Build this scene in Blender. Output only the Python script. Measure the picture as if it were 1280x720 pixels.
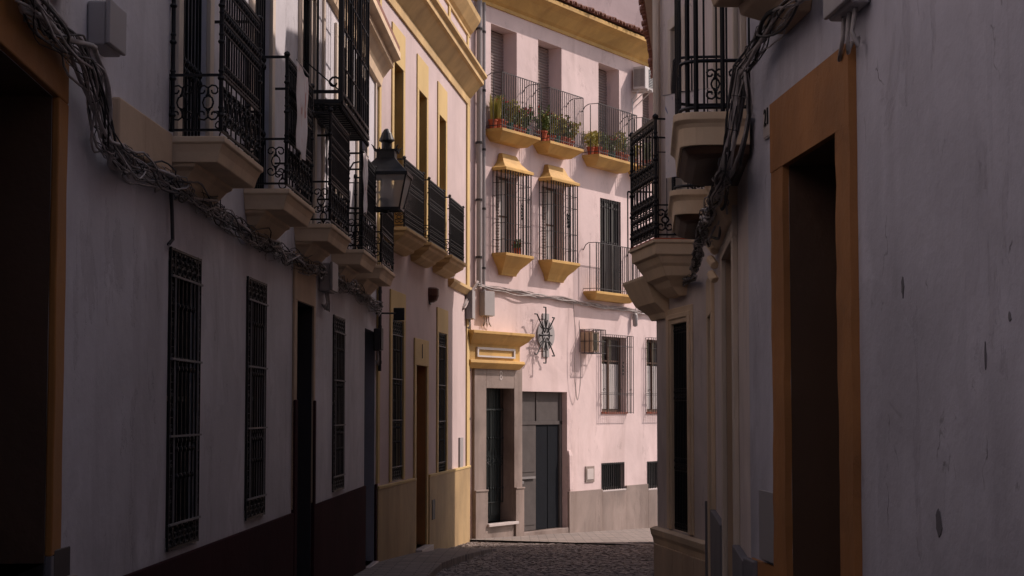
import bpy, bmesh, math, random
from mathutils import Vector, Matrix
R = math.radians
rnd = random.Random(7)
for o in list(bpy.data.objects): bpy.data.objects.remove(o)
SC = bpy.context.scene
COL = SC.collection

# ------------------------------------------------------------------ camera, sky, sun, exposure
EYE = 1.9; FPX = 2300.0; PITCH = math.atan(154 / FPX)
cam = bpy.data.cameras.new('camera'); cam.sensor_width = 36; cam.lens = 36 * FPX / 1280
cam.clip_start = 0.05; cam.clip_end = 800
camo = bpy.data.objects.new('camera', cam); COL.objects.link(camo)
camo.location = (0, 0, EYE); camo.rotation_euler = (R(90) + PITCH, 0, 0)
SC.camera = camo

SUN_AZ, SUN_EL = R(65), R(43)        # azimuth clockwise from +Y
SUN_DIR = Vector((math.sin(SUN_AZ) * math.cos(SUN_EL), math.cos(SUN_AZ) * math.cos(SUN_EL), math.sin(SUN_EL)))
world = bpy.data.worlds.new('World'); SC.world = world; world.use_nodes = True
wn = world.node_tree.nodes; wl = world.node_tree.links
bg = wn['Background']; sky = wn.new('ShaderNodeTexSky'); sky.sky_type = 'NISHITA'; sky.sun_disc = False
sky.sun_elevation = SUN_EL; sky.sun_rotation = SUN_AZ; sky.dust_density = 3.5; sky.air_density = 1.0
wl.new(sky.outputs[0], bg.inputs[0]); bg.inputs[1].default_value = 0.13
sl = bpy.data.lights.new('sun', 'SUN'); sl.energy = 4.7; sl.angle = R(0.5); sl.color = (1.0, 0.86, 0.76)
so = bpy.data.objects.new('sun', sl); COL.objects.link(so)
so.rotation_euler = SUN_DIR.to_track_quat('Z', 'Y').to_euler(); so.location = (20, 20, 30)
vs = SC.view_settings; vs.view_transform = 'Standard'; vs.look = 'None'; vs.gamma = 1; vs.use_curve_mapping = False
vs.exposure = -0.30
vs.use_white_balance = True; vs.white_balance_temperature = 6450; vs.white_balance_tint = 15
SC.cycles.max_bounces = 6; SC.cycles.diffuse_bounces = 4

# ------------------------------------------------------------------ materials
def mat_new(name):
    m = bpy.data.materials.new(name); m.use_nodes = True
    nt = m.node_tree; return m, nt, nt.nodes, nt.links, nt.nodes['Principled BSDF']
def mixc(n, l, blend, fac, a, b):
    x = n.new('ShaderNodeMix'); x.data_type = 'RGBA'; x.blend_type = blend
    for idx, v in ((0, fac), (6, a), (7, b)):
        if hasattr(v, 'links'): l.new(v, x.inputs[idx])
        elif idx == 0: x.inputs[0].default_value = v
        else: x.inputs[idx].default_value = (*v[:3], 1)
    return x.outputs[2]
def noise(n, l, vec, scale, detail=5, rough=.55, dist=0):
    x = n.new('ShaderNodeTexNoise'); x.inputs['Scale'].default_value = scale; x.inputs['Detail'].default_value = detail
    x.inputs['Roughness'].default_value = rough; x.inputs['Distortion'].default_value = dist
    l.new(vec, x.inputs['Vector']); return x.outputs['Fac']
def ramp(n, l, fac, a, b, ca=(0, 0, 0), cb=(1, 1, 1)):
    x = n.new('ShaderNodeValToRGB'); x.color_ramp.elements[0].position = a; x.color_ramp.elements[1].position = b
    x.color_ramp.elements[0].color = (*ca, 1); x.color_ramp.elements[1].color = (*cb, 1)
    l.new(fac, x.inputs[0]); return x.outputs[0]
def mapping(n, l, sc=(1, 1, 1), kind='Object', loc=(0, 0, 0)):
    t = n.new('ShaderNodeTexCoord'); m = n.new('ShaderNodeMapping'); m.inputs['Scale'].default_value = sc
    m.inputs['Location'].default_value = loc
    l.new(t.outputs[kind], m.inputs['Vector']); return m.outputs[0]
def bump(n, l, h, strength, dist, prev=None):
    b = n.new('ShaderNodeBump'); b.inputs['Strength'].default_value = strength; b.inputs['Distance'].default_value = dist
    l.new(h, b.inputs['Height'])
    if prev: l.new(prev, b.inputs['Normal'])
    return b.outputs[0]

def plaster(name, col, var=.16, streak=.25, crack=0.0, rough=.85, bs=.5, dirt=(.25, .2, .17), patch=.0, damp=0):
    m, nt, n, l, p = mat_new(name)
    v = mapping(n, l); vz = mapping(n, l, (1.0, 1.0, .22)); 
    big = noise(n, l, v, .9, 6, .6, .6); med = noise(n, l, v, 5, 5, .6); fine = noise(n, l, v, 55, 4, .6)
    c = mixc(n, l, 'MIX', ramp(n, l, big, .35, .7), [x * (1 - var) for x in col], [min(1, x * (1 + var * .35)) for x in col])
    st = noise(n, l, vz, 2.2, 4, .55, .5)
    stf = ramp(n, l, st, .48, .85, (0, 0, 0), (streak * .8,) * 3)
    c = mixc(n, l, 'MIX', stf, c, [a * b * 1.6 for a, b in zip(col, dirt)])
    sp = ramp(n, l, noise(n, l, v, 14, 8, .75), .62, .72, (0, 0, 0), (.30 * (streak + .1),) * 3)
    c = mixc(n, l, 'MIX', sp, c, [a * b * 1.3 for a, b in zip(col, dirt)])
    dr = noise(n, l, mapping(n, l, (7, 7, .35)), 1.6, 5, .6, .3); drm = ramp(n, l, noise(n, l, v, .8, 3, .5), .42, .62)
    dm = n.new('ShaderNodeMath'); dm.operation = 'MULTIPLY'; l.new(ramp(n, l, dr, .60, .74, (0, 0, 0), (min(.5, streak * .9),) * 3), dm.inputs[0]); l.new(drm, dm.inputs[1])
    c = mixc(n, l, 'MIX', dm.outputs[0], c, [x * y * 2 for x, y in zip(col, dirt)])
    nb = bump(n, l, big, .35, .03)
    nb = bump(n, l, med, bs, .012, nb)
    nb = bump(n, l, fine, bs * .7, .002, nb)
    if damp:
        sx = n.new('ShaderNodeSeparateXYZ'); l.new(v, sx.inputs[0]); mr = n.new('ShaderNodeMapRange'); mr.inputs[1].default_value = 1.7; mr.inputs[2].default_value = .5
        l.new(sx.outputs[2], mr.inputs[0]); ad = n.new('ShaderNodeMath'); ad.operation = 'MULTIPLY'; l.new(mr.outputs[0], ad.inputs[0])
        l.new(ramp(n, l, noise(n, l, mapping(n, l, (1, 1, .5)), 3.5, 8, .7, .5), .42, .62), ad.inputs[1])
        a2 = n.new('ShaderNodeMath'); a2.operation = 'MULTIPLY'; a2.inputs[1].default_value = damp; l.new(ad.outputs[0], a2.inputs[0])
        c = mixc(n, l, 'MIX', a2.outputs[0], c, [x * .45 for x in col])
        # patch repairs: slightly different white with a soft edge
        pr_ = ramp(n, l, noise(n, l, mapping(n, l, (1, 1, .8)), 1.1, 3, .5, .8), .55, .57)
        c = mixc(n, l, 'MIX', mixc(n, l, 'MIX', pr_, (0, 0, 0), (.45, .45, .45)), c, [x * .80 for x in col]); nb = bump(n, l, pr_, .4, .003, nb)
    if crack > 0:
        w = n.new('ShaderNodeVectorMath'); w.operation = 'ADD'
        nz = n.new('ShaderNodeTexNoise'); nz.inputs['Scale'].default_value = 3.0; nz.inputs['Detail'].default_value = 6; l.new(v, nz.inputs['Vector'])
        s = n.new('ShaderNodeVectorMath'); s.operation = 'SCALE'; s.inputs['Scale'].default_value = .55; l.new(nz.outputs['Color'], s.inputs[0])
        vm = mapping(n, l, (1.3, 1.3, .5)); l.new(vm, w.inputs[0]); l.new(s.outputs[0], w.inputs[1])
        vo = n.new('ShaderNodeTexVoronoi'); vo.feature = 'DISTANCE_TO_EDGE'; vo.inputs['Scale'].default_value = 1.9; l.new(w.outputs[0], vo.inputs['Vector'])
        cr = ramp(n, l, vo.outputs['Distance'], .0, .016, (1, 1, 1), (0, 0, 0))
        mk = ramp(n, l, noise(n, l, v, 2.2, 4, .6), .57, .64)
        cm = n.new('ShaderNodeMath'); cm.operation = 'MULTIPLY'; l.new(cr, cm.inputs[0]); l.new(mk, cm.inputs[1])
        cm2 = n.new('ShaderNodeMath'); cm2.operation = 'MULTIPLY'; cm2.inputs[1].default_value = crack; l.new(cm.outputs[0], cm2.inputs[0])
        c = mixc(n, l, 'MIX', cm2.outputs[0], c, (.05, .04, .035))
        nb = bump(n, l, cr, -.5 * crack, .004, nb)
        # flaked paint: raised islands with ragged rims
        fl = ramp(n, l, noise(n, l, mapping(n, l, (1, 1, .45)), 2.3, 10, .68, .4), .585, .60)
        nb = bump(n, l, fl, .6, .003, nb)
        c = mixc(n, l, 'MULTIPLY', mixc(n, l, 'MIX', fl, (0, 0, 0), (.5, .5, .5)), c, (.82, .80, .80))
    l.new(c, p.inputs['Base Color']); l.new(nb, p.inputs['Normal']); p.inputs['Roughness'].default_value = rough
    return m

def simple(name, col, rough=.5, metal=0, nscale=20, var=.2, bs=.15, bd=.003, spec=.5, coord='Object'):
    m, nt, n, l, p = mat_new(name); v = mapping(n, l, kind=coord)
    f = noise(n, l, v, nscale, 6, .65)
    c = mixc(n, l, 'MIX', f, [x * (1 - var) for x in col], [min(1, x * (1 + var)) for x in col])
    l.new(c, p.inputs['Base Color']); l.new(bump(n, l, f, bs, bd), p.inputs['Normal'])
    r = n.new('ShaderNodeMapRange'); r.inputs[3].default_value = max(0, rough - .12); r.inputs[4].default_value = min(1, rough + .12)
    l.new(f, r.inputs[0]); l.new(r.outputs[0], p.inputs['Roughness'])
    p.inputs['Metallic'].default_value = metal; p.inputs['Specular IOR Level'].default_value = spec
    return m

M = {}
M['white_far'] = plaster('white_plaster_far', (.735, .585, .57), .14, .45, .12, bs=.3)
M['white_yellow_house'] = plaster('white_plaster_yellow_house', (.57, .46, .45), .1, .25, 0, bs=.2)
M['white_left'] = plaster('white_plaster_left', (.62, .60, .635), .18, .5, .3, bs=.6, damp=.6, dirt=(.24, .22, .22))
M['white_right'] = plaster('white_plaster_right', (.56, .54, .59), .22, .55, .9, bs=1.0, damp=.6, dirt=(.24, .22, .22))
M['white_mid'] = plaster('white_plaster_mid', (.68, .58, .53), .18, .4, .5, bs=.5)
M['cream'] = plaster('cream_render', (.78, .60, .41), .22, .4, 0, bs=.4)
M['cream_dull'] = plaster('cream_dull', (.56, .41, .28), .2, .4, 0, bs=.4)
M['cream_pale'] = plaster('cream_pale', (.66, .56, .46), .12, .35, 0, bs=.3)
M['ochre_house'] = plaster('faded_ochre_paint', (.62, .43, .19), .28, .6, 0, bs=.3, rough=.75)
M['ochre'] = plaster('ochre_paint', (.62, .38, .11), .3, .75, 0, bs=.3, rough=.7)
M['ochre_pale'] = plaster('ochre_pale_paint', (.62, .45, .19), .1, .22, 0, bs=.25, rough=.75)
M['ochre_plinth'] = plaster('ochre_plinth', (.44, .30, .14), .25, .6, 0, bs=.5, rough=.7)
M['orange'] = plaster('orange_paint', (.40, .17, .05), .34, .6, .25, bs=.8, rough=.7)
M['orange_left'] = plaster('orange_paint_left', (.36, .15, .03), .15, .3, 0, bs=.5, rough=.7)
M['dark_plinth'] = plaster('dark_red_plinth', (.042, .011, .015), .25, .4, 0, bs=.4, rough=.95)
M['dark_plinth'].node_tree.nodes['Principled BSDF'].inputs['Specular IOR Level'].default_value = .1
M['grey_plinth'] = plaster('grey_stone_plinth', (.16, .15, .16), .2, .4, 0, bs=.4)
M['black_plinth'] = plaster('black_plinth', (.03, .026, .03), .2, .3, 0, bs=.3)
M['stone'] = plaster('brown_stone_cladding', (.30, .235, .205), .35, .9, .25, bs=.4, rough=.6)
M['blue_grey'] = plaster('blue_grey_reveal', (.28, .28, .32), .15, .3, 0, bs=.3)
M['brown_reveal'] = plaster('dark_brown_paint', (.085, .042, .022), .2, .3, 0, bs=.6, rough=.6)
M['iron'] = simple('black_iron', (.006, .0065, .009), .5, 0, 40, .5, .4, .002, spec=.28)
M['iron_dusty'] = simple('dusty_iron', (.20, .19, .19), .7, 0, 30, .4, .3, .002)
M['iron_grey'] = simple('weathered_grey_iron', (.045, .04, .042), .6, .2, 30, .4, .3, .002)
M['dark_wood'] = simple('dark_wood', (.022, .017, .015), .5, 0, 9, .4, .3)
M['brown_wood'] = simple('brown_wood', (.10, .05, .028), .55, 0, 9, .4, .3)
M['door_green'] = simple('dark_green_metal', (.018, .026, .028), .4, .1, 12, .3, .2)
M['door_blue'] = simple('dark_blue_metal', (.012, .014, .018), .85, 0, 6, .35, .3, spec=.06)
M['door_grey'] = simple('grey_metal_door', (.095, .085, .082), .75, 0, 5, .4, .3, spec=.1)
M['shutter'] = simple('brown_roller_shutter', (.24, .18, .165), .6, 0, 15, .15, .2)
M['glass'] = simple('dark_window_glass', (.012, .013, .016), .12, 0, 3, .3, .05, spec=.6)
M['cable'] = simple('grey_cable', (.36, .33, .32), .7, 0, 12, .7, .2)
M['cable_black'] = simple('black_cable', (.025, .023, .025), .6, 0, 12, .5, .2)
M['cable_far'] = simple('dusty_cable', (.33, .27, .26), .8, 0, 12, .6, .2)
M['plastic_grey'] = simple('grey_plastic_box', (.33, .31, .31), .55, 0, 5, .15, .1)
M['white_plastic'] = simple('white_enamel', (.62, .58, .56), .45, 0, 5, .1, .05)
M['terracotta'] = simple('terracotta', (.45, .10, .045), .8, 0, 20, .25, .3)
M['pot_green'] = simple('green_plastic_pot', (.02, .12, .10), .5, 0, 10, .2, .1)
M['leaf'] = simple('leaf_green', (.14, .19, .045), .55, 0, 9, .5, .1)
M['leaf_yellow'] = simple('leaf_yellow_green', (.42, .38, .09), .55, 0, 9, .4, .1)
M['flower'] = simple('pink_flower', (.65, .06, .14), .6, 0, 9, .3, .1)
M['red_flower'] = simple('red_flower', (.5, .02, .02), .6, 0, 9, .3, .1)
M['tile'] = simple('clay_roof_tile', (.24, .11, .075), .85, 0, 5, .45, .5, .01)
M['lamp_black'] = simple('black_lamp_paint', (.010, .011, .014), .42, .3, 25, .4, .2)
M['milk'] = simple('frosted_glass_globe', (.62, .58, .55), .35, 0, 8, .06, .03)
M['brown_cap'] = simple('brown_metal_hood', (.09, .04, .03), .4, .5, 12, .3, .2)
M['marble'] = simple('pale_marble_sill', (.55, .49, .47), .4, 0, 10, .12, .1)
def clear_glass():
    m, nt, n, l, p = mat_new('lamp_glass')
    p.inputs['Base Color'].default_value = (.9, .88, .86, 1); p.inputs['Roughness'].default_value = .4
    p.inputs['Alpha'].default_value = .30; v = mapping(n, l); l.new(bump(n, l, noise(n, l, v, 8), .1, .002), p.inputs['Normal'])
    return m
M['lamp_glass'] = clear_glass()
def cloth(name, stripes):
    m, nt, n, l, p = mat_new(name); v = mapping(n, l, kind='UV' if False else 'Object')
    c = (.80, .75, .74)
    f = noise(n, l, mapping(n, l, (9, 9, 3)), 1.5, 3, .5, 1.5)
    c = mixc(n, l, 'MIX', ramp(n, l, f, .60, .66, (0, 0, 0), (.7, .7, .7)), c, stripes)
    l.new(c, p.inputs['Base Color']); p.inputs['Roughness'].default_value = .85
    l.new(bump(n, l, noise(n, l, v, 200), .3, .001), p.inputs['Normal'])
    return m
M['cloth_red'] = cloth('white_cloth_with_red', (.5, .16, .10))
M['cloth_blue'] = cloth('white_cloth_with_blue', (.06, .10, .32))
def cobble(name):
    m, nt, n, l, p = mat_new(name); v = mapping(n, l)
    w = n.new('ShaderNodeVectorMath'); w.operation = 'ADD'
    nz = n.new('ShaderNodeTexNoise'); nz.inputs['Scale'].default_value = 2.5; l.new(v, nz.inputs['Vector'])
    s = n.new('ShaderNodeVectorMath'); s.operation = 'SCALE'; s.inputs['Scale'].default_value = .12; l.new(nz.outputs['Color'], s.inputs[0])
    l.new(v, w.inputs[0]); l.new(s.outputs[0], w.inputs[1])
    vo = n.new('ShaderNodeTexVoronoi'); vo.feature = 'DISTANCE_TO_EDGE'; vo.inputs['Scale'].default_value = 9; l.new(w.outputs[0], vo.inputs['Vector'])
    vc = n.new('ShaderNodeTexVoronoi'); vc.inputs['Scale'].default_value = 9; l.new(w.outputs[0], vc.inputs['Vector'])
    e = ramp(n, l, vo.outputs['Distance'], .02, .22)
    hs = n.new('ShaderNodeSeparateColor'); l.new(vc.outputs['Color'], hs.inputs[0])
    c = mixc(n, l, 'MIX', hs.outputs[0], (.11, .092, .085), (.34, .285, .25))
    c = mixc(n, l, 'MULTIPLY', 1.0, c, ramp(n, l, vo.outputs['Distance'], .0, .07, (.35, .33, .3), (1, 1, 1)))
    c = mixc(n, l, 'MIX', ramp(n, l, noise(n, l, v, .8, 5), .5, .75, (0, 0, 0), (.5, .5, .5)), c, (.10, .085, .075))
    l.new(c, p.inputs['Base Color']); p.inputs['Roughness'].default_value = .6
    nb = bump(n, l, e, 1.0, .06); nb = bump(n, l, noise(n, l, v, 16, 6, .7), .8, .03, nb); l.new(nb, p.inputs['Normal'])
    return m
M['cobble'] = cobble('cobblestones')
def slabs(name):
    m, nt, n, l, p = mat_new(name); v = mapping(n, l, (1, 1, 1)); 
    br = n.new('ShaderNodeTexBrick'); l.new(v, br.inputs['Vector']); br.inputs['Scale'].default_value = 1.6
    br.inputs['Color1'].default_value = (.30, .25, .22, 1); br.inputs['Color2'].default_value = (.20, .17, .155, 1); br.inputs['Mortar'].default_value = (.09, .075, .07, 1)
    br.inputs['Mortar Size'].default_value = .012; br.inputs['Bias'].default_value = -.2
    c = mixc(n, l, 'MULTIPLY', .8, br.outputs['Color'], ramp(n, l, noise(n, l, v, 4, 8, .7), .3, .7, (.55, .55, .55), (1.1, 1.1, 1.1)))
    l.new(c, p.inputs['Base Color']); p.inputs['Roughness'].default_value = .75
    nb = bump(n, l, br.outputs['Fac'], -.6, .01); nb = bump(n, l, noise(n, l, v, 30), .5, .006, nb); l.new(nb, p.inputs['Normal'])
    return m
M['slab'] = slabs('paving_slabs')
m_, nt, n, l, p = mat_new('cobble_stone')
M['cobble_stone'] = m_
v = mapping(n, l); wn1 = n.new('ShaderNodeTexWhiteNoise'); geo = n.new('ShaderNodeNewGeometry')
l.new(geo.outputs['Random Per Island'], wn1.inputs['Vector']) if False else None
c = mixc(n, l, 'MIX', geo.outputs['Random Per Island'], (.17, .14, .13), (.31, .26, .235))
c = mixc(n, l, 'MULTIPLY', .8, c, ramp(n, l, noise(n, l, v, 22, 5, .7), .3, .7, (.5, .5, .5), (1.1, 1.1, 1.1)))
c = mixc(n, l, 'MIX', ramp(n, l, noise(n, l, v, .9, 5), .5, .7, (0, 0, 0), (.6, .6, .6)), c, (.10, .085, .078))
l.new(c, p.inputs['Base Color']); p.inputs['Roughness'].default_value = .55; l.new(bump(n, l, noise(n, l, v, 40, 5, .7), .6, .006), p.inputs['Normal'])
M['earth'] = simple('ground_earth', (.14, .12, .10), .9, 0, 2, .3, .4, .02)

# ------------------------------------------------------------------ mesh builder
class MB:
    def __init__(s, T=None): s.v = []; s.f = []; s.T = T or (lambda a, b, c: Vector((a, b, c)))
    def add(s, pts): k = len(s.v); s.v += [s.T(*p) for p in pts]; return k
    def quad(s, *p): k = s.add(p); s.f.append(tuple(range(k, k + len(p)))); return s
    def box(s, a0, a1, b0, b1, c0, c1):
        k = s.add([(a, b, c) for c in (c0, c1) for b in (b0, b1) for a in (a0, a1)])
        for q in ((0, 1, 3, 2), (4, 6, 7, 5), (0, 4, 5, 1), (2, 3, 7, 6), (0, 2, 6, 4), (1, 5, 7, 3)): s.f.append(tuple(k + i for i in q))
        return s
    def loft(s, rings):        # rings of equally many points
        k0 = None; n = len(rings[0])
        for i, r in enumerate(rings):
            k = s.add(r)
            if i:
                for j in range(n): s.f.append((k0 + j, k0 + (j + 1) % n, k + (j + 1) % n, k + j))
            else: s.f.append(tuple(range(k, k + n))[::-1])
            k0 = k
        s.f.append(tuple(range(k0, k0 + n))); return s
    def uloft(s, rings):       # rings (z, s0, s1, o): a bracketed block against the wall
        return s.loft([[(a, 0, z), (a, o, z), (b, o, z), (b, 0, z)] for z, a, b, o in rings])
    def extrude(s, prof, a0, a1):   # prof [(o,z)] closed
        return s.loft([[(a0, o, z) for o, z in prof], [(a1, o, z) for o, z in prof]])
    def tube(s, pts, r, n=5, raw=False):
        P = [Vector(p) if raw else s.T(*p) for p in pts]; m = len(P)
        up = None; k0 = None; base = len(s.v)
        for i in range(m):
            t = (P[min(i + 1, m - 1)] - P[max(i - 1, 0)])
            if t.length < 1e-9: t = Vector((0, 0, 1))
            t.normalize()
            if up is None: up = Vector((0, 0, 1)) if abs(t.z) < .9 else Vector((1, 0, 0))
            x = t.cross(up)
            if x.length < 1e-6: x = t.orthogonal()
            x.normalize(); y = t.cross(x).normalized(); up = -y if False else up
            rr = r[i] if isinstance(r, (list, tuple)) else r
            k = len(s.v)
            for j in range(n):
                a = 2 * math.pi * (j + .5) / n
                s.v.append(P[i] + x * math.cos(a) * rr + y * math.sin(a) * rr)
            if i:
                for j in range(n): s.f.append((k0 + j, k0 + (j + 1) % n, k + (j + 1) % n, k + j))
            k0 = k
        s.f.append(tuple(range(base, base + n))[::-1]); s.f.append(tuple(range(k0, k0 + n)))
        return s
    def bar(s, p, q, r=.008, n=4): return s.tube([p, q], r, n)
    def bead(s, c, r, h=None):
        h = h or r; C = s.T(*c); k = len(s.v)
        ring = [(0, -1), (.75, -.55), (1, 0), (.75, .55), (0, 1)]
        s.v.append(C + Vector((0, 0, -h)))
        for rr, zz in ring[1:4]:
            for j in range(6): a = j * math.pi / 3; s.v.append(C + Vector((math.cos(a) * r * rr, math.sin(a) * r * rr, zz * h)))
        s.v.append(C + Vector((0, 0, h))); e = k + 19
        for j in range(6):
            jj = (j + 1) % 6
            s.f.append((k, k + 1 + jj, k + 1 + j))
            for q in (0, 6): s.f.append((k + 1 + q + j, k + 1 + q + jj, k + 7 + q + jj, k + 7 + q + j))
            s.f.append((k + 13 + j, k + 13 + jj, e))
        return s
    def build(s, name, mat, parent=None, smooth=False, bev=0, loc=None, fix=True):
        me = bpy.data.meshes.new(name); me.from_pydata([tuple(v) for v in s.v], [], s.f); me.update()
        if fix:
            bm = bmesh.new(); bm.from_mesh(me); bmesh.ops.recalc_face_normals(bm, faces=bm.faces); bm.to_mesh(me); bm.free()
        if smooth: me.polygons.foreach_set('use_smooth', [True] * len(me.polygons))
        me.materials.append(M[mat] if isinstance(mat, str) else mat)
        o = bpy.data.objects.new(name, me); COL.objects.link(o)
        if parent: o.parent = parent
        if loc: o.location = loc
        if bev:
            b = o.modifiers.new('bevel', 'BEVEL'); b.width = bev; b.segments = 2; b.limit_method = 'ANGLE'; b.angle_limit = R(40)
        return o
def build_each(m, name, mat, parent=None, **kw):     # one object per separate piece
    par = list(range(len(m.v)))
    def find(i):
        while par[i] != i: par[i] = par[par[i]]; i = par[i]
        return i
    for f in m.f:
        for i in f[1:]: par[find(i)] = find(f[0])
    gr = {}
    for f in m.f: gr.setdefault(find(f[0]), []).append(f)
    out = []
    for fs in gr.values():
        ids = sorted({i for f in fs for i in f}); mp = {i: k for k, i in enumerate(ids)}
        q = MB(); q.v = [m.v[i] for i in ids]; q.f = [tuple(mp[i] for i in f) for f in fs]; out.append(q.build(name, mat, parent, **kw))
    return out
def tag(o, label=None, cat=None, group=None, kind=None):
    if label: o['label'] = label
    if cat: o['category'] = cat
    if group: o['group'] = group
    if kind: o['kind'] = kind
    return o
def empty(name, loc=(0, 0, 0), rz=0, label=None, cat=None, group=None):
    o = bpy.data.objects.new(name, None); COL.objects.link(o); o.empty_display_size = .2
    o.location = loc; o.rotation_euler = (0, 0, rz); return tag(o, label, cat, group)
def copy_tree(o, parent=None):
    c = o.copy(); COL.objects.link(c)
    if parent: c.parent = parent
    for ch in [x for x in COL.objects if x.parent == o]: copy_tree(ch, c)
    return c

# ------------------------------------------------------------------ facades: a vertical plane with s along it (going away from the camera), o outward, z up
def ray(px, py):
    u = (px - 640) / FPX; v = (360 - py) / FPX
    return Vector((u, math.cos(PITCH) - v * math.sin(PITCH), math.sin(PITCH) + v * math.cos(PITCH)))
def at(px, py, Y):
    d = ray(px, py); return Vector((0, 0, EYE)) + d * (Y / d.y)
class Fac:
    def __init__(s, p0, vx, side):     # side -1: the street lies to the right of the going-away direction
        s.p0 = Vector((*p0, 0)); s.a = Vector((vx, 1, 0)).normalized(); s.side = side
        s.n = Vector((s.a.y, -s.a.x, 0)) if side < 0 else Vector((-s.a.y, s.a.x, 0))
        s.rz = math.atan2(s.a.y, s.a.x)
    def L(s, a, o, z): return Vector((a, s.side * o, z))
    def W(s, a, o, z): return s.p0 + s.a * a + s.n * o + Vector((0, 0, z))
    def sz(s, px, py, o=0):
        d = ray(px, py); q = s.p0 + s.n * o; t = (q.x * s.n.x + q.y * s.n.y) / (d.x * s.n.x + d.y * s.n.y)
        w = d * t; return (w - q).x * s.a.x + (w - q).y * s.a.y, EYE + w.z
    def s(s, px, py=514, o=0): return s.sz(px, py, o)[0]
    def z(s, px, py, o=0): return s.sz(px, py, o)[1]
    def sY(s, Y): return (Y - s.p0.y) / s.a.y
    def rect(s, xl, yt, xr, yb, o=0):
        a, z1 = s.sz(xl, yt, o); b, _ = s.sz(xr, (yt + yb) / 2, o); _, z0 = s.sz(xl, yb, o); return [a, b, z0, z1]

def gz(Y): return -.033 * min(max(Y - 21, 0), 20)

class Bld:
    def __init__(b, F, name, label, cat='house'):
        b.F = F; b.root = empty(name, F.p0, F.rz, label, cat); b.holes = []
    def mb(b): return MB(b.F.L)
    def hole(b, r, depth=.3): b.holes.append((*r, depth)); return r
    def wall(b, s0, s1, z0, z1, mat, depth=6, reveal=None):
        m = b.mb(); H = b.holes
        S = sorted({s0, s1, *[x for h in H for x in h[:2]]}); Z = sorted({z0, z1, *[x for h in H for x in h[2:4]]})
        S = [x for x in S if s0 <= x <= s1]; Z = [z for z in Z if z0 <= z <= z1]
        for i in range(len(S) - 1):
            for j in range(len(Z) - 1):
                cs, cz = (S[i] + S[i + 1]) / 2, (Z[j] + Z[j + 1]) / 2
                if any(h[0] < cs < h[1] and h[2] < cz < h[3] for h in H): continue
                m.quad((S[i], 0, Z[j]), (S[i + 1], 0, Z[j]), (S[i + 1], 0, Z[j + 1]), (S[i], 0, Z[j + 1]))
        T = -.46
        m.quad((s0, 0, z0), (s0, T, z0), (s0, T, z1), (s0, 0, z1)); m.quad((s1, 0, z0), (s1, T, z0), (s1, T, z1), (s1, 0, z1))
        m.quad((s0, 0, z1), (s1, 0, z1), (s1, T, z1), (s0, T, z1))
        m.box(s0, s1, -depth, T, z0, z1)
        b.wallo = m.build('wall', mat, b.root, fix=False)
        for h in H:
            a, c, u, w, d = h[:5]; mm = b.mb(); 
            mm.quad((a, 0, u), (a, -d - .08, u), (a, -d - .08, w), (a, 0, w)); mm.quad((c, 0, u), (c, -d - .08, u), (c, -d - .08, w), (c, 0, w))
            mm.quad((a, 0, w), (c, 0, w), (c, -d - .08, w), (a, -d - .08, w)); mm.quad((a, 0, u), (c, 0, u), (c, -d - .08, u), (a, -d - .08, u))
            rm = b.revmat.get(H.index(h), mat) if hasattr(b, 'revmat') else mat
            mm.build('reveal', rm, b.root, fix=False)
    def box(b, name, mat, r, o0, o1, parent=None, bev=.006):
        return b.mb().box(r[0], r[1], o0, o1, r[2], r[3]).build(name, mat, parent or b.root, bev=bev)
    def surround(b, r, w, t, mat, name='door_surround', top=None, bottom=False, bev=.006, o0=0.0):
        a, c, u, z = r; top = w if top is None else top; m = b.mb()
        m.box(a - w, a, o0, t, u, z); m.box(c, c + w, o0, t, u, z); m.box(a - w, c + w, o0, t, z, z + top)
        if bottom: m.box(a - w, c + w, o0, t, u - w, u)
        return m.build(name, mat, b.root, bev=bev)

def sub(r, n):   # inset of a rect
    return [r[0] + n, r[1] - n, r[2] + n, r[3] - n]

# -------- iron work in a panel: P(u,v) gives a facade point
def spiral(m, P, cu, cv, r, a0, turns, rad=.006, n=3, steps=10, sgn=1):
    pts = []
    for i in range(steps + 1):
        t = i / steps; a = a0 + sgn * turns * 2 * math.pi * t; rr = r * (1 - .72 * t)
        pts.append(P(cu + math.cos(a) * rr, cv + math.sin(a) * rr))
    m.tube(pts, rad, n)
def scroll_panel(m, P, L, v0, v1, cell=.19, rad=.0065):
    k = max(1, round(L / cell)); w = L / k; h = v1 - v0
    for i in range(k):
        c = (i + .5) * w; r = min(w, h) * .27
        spiral(m, P, c - w * .22, v0 + h * .72, r, R(-60), 1.2, rad)
        spiral(m, P, c + w * .22, v0 + h * .72, r, R(240), 1.2, rad, sgn=-1)
        spiral(m, P, c - w * .22, v0 + h * .28, r, R(60), 1.2, rad, sgn=-1)
        spiral(m, P, c + w * .22, v0 + h * .28, r, R(120), 1.2, rad)
        m.tube([P(c + math.cos(t * math.pi / 4) * w * .2, v0 + h / 2 + math.sin(t * math.pi / 4) * h * .12) for t in range(9)], rad, 3)
        m.bar(P(i * w, v0), P(i * w, v1), rad * .9, 4)
    m.bar(P(L, v0), P(L, v1), rad * .9, 4)
def bead_band(m, P, L, v, gap, r=.013):
    k = max(2, round(L / gap))
    m.bar(P(0, v - r * 2), P(L, v - r * 2), .007); m.bar(P(0, v + r * 2), P(L, v + r * 2), .007)
    for i in range(k + 1): m.bead(P(L * i / k, v), r, r * 1.5)
def bars(m, P, L, v0, v1, gap, r=.007, beads=()):
    k = max(1, round(L / gap))
    for i in range(k + 1):
        m.bar(P(L * i / k, v0), P(L * i / k, v1), r, 4)
        for bv in beads: m.bead(P(L * i / k, bv), r * 2.1, r * 3)
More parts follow.
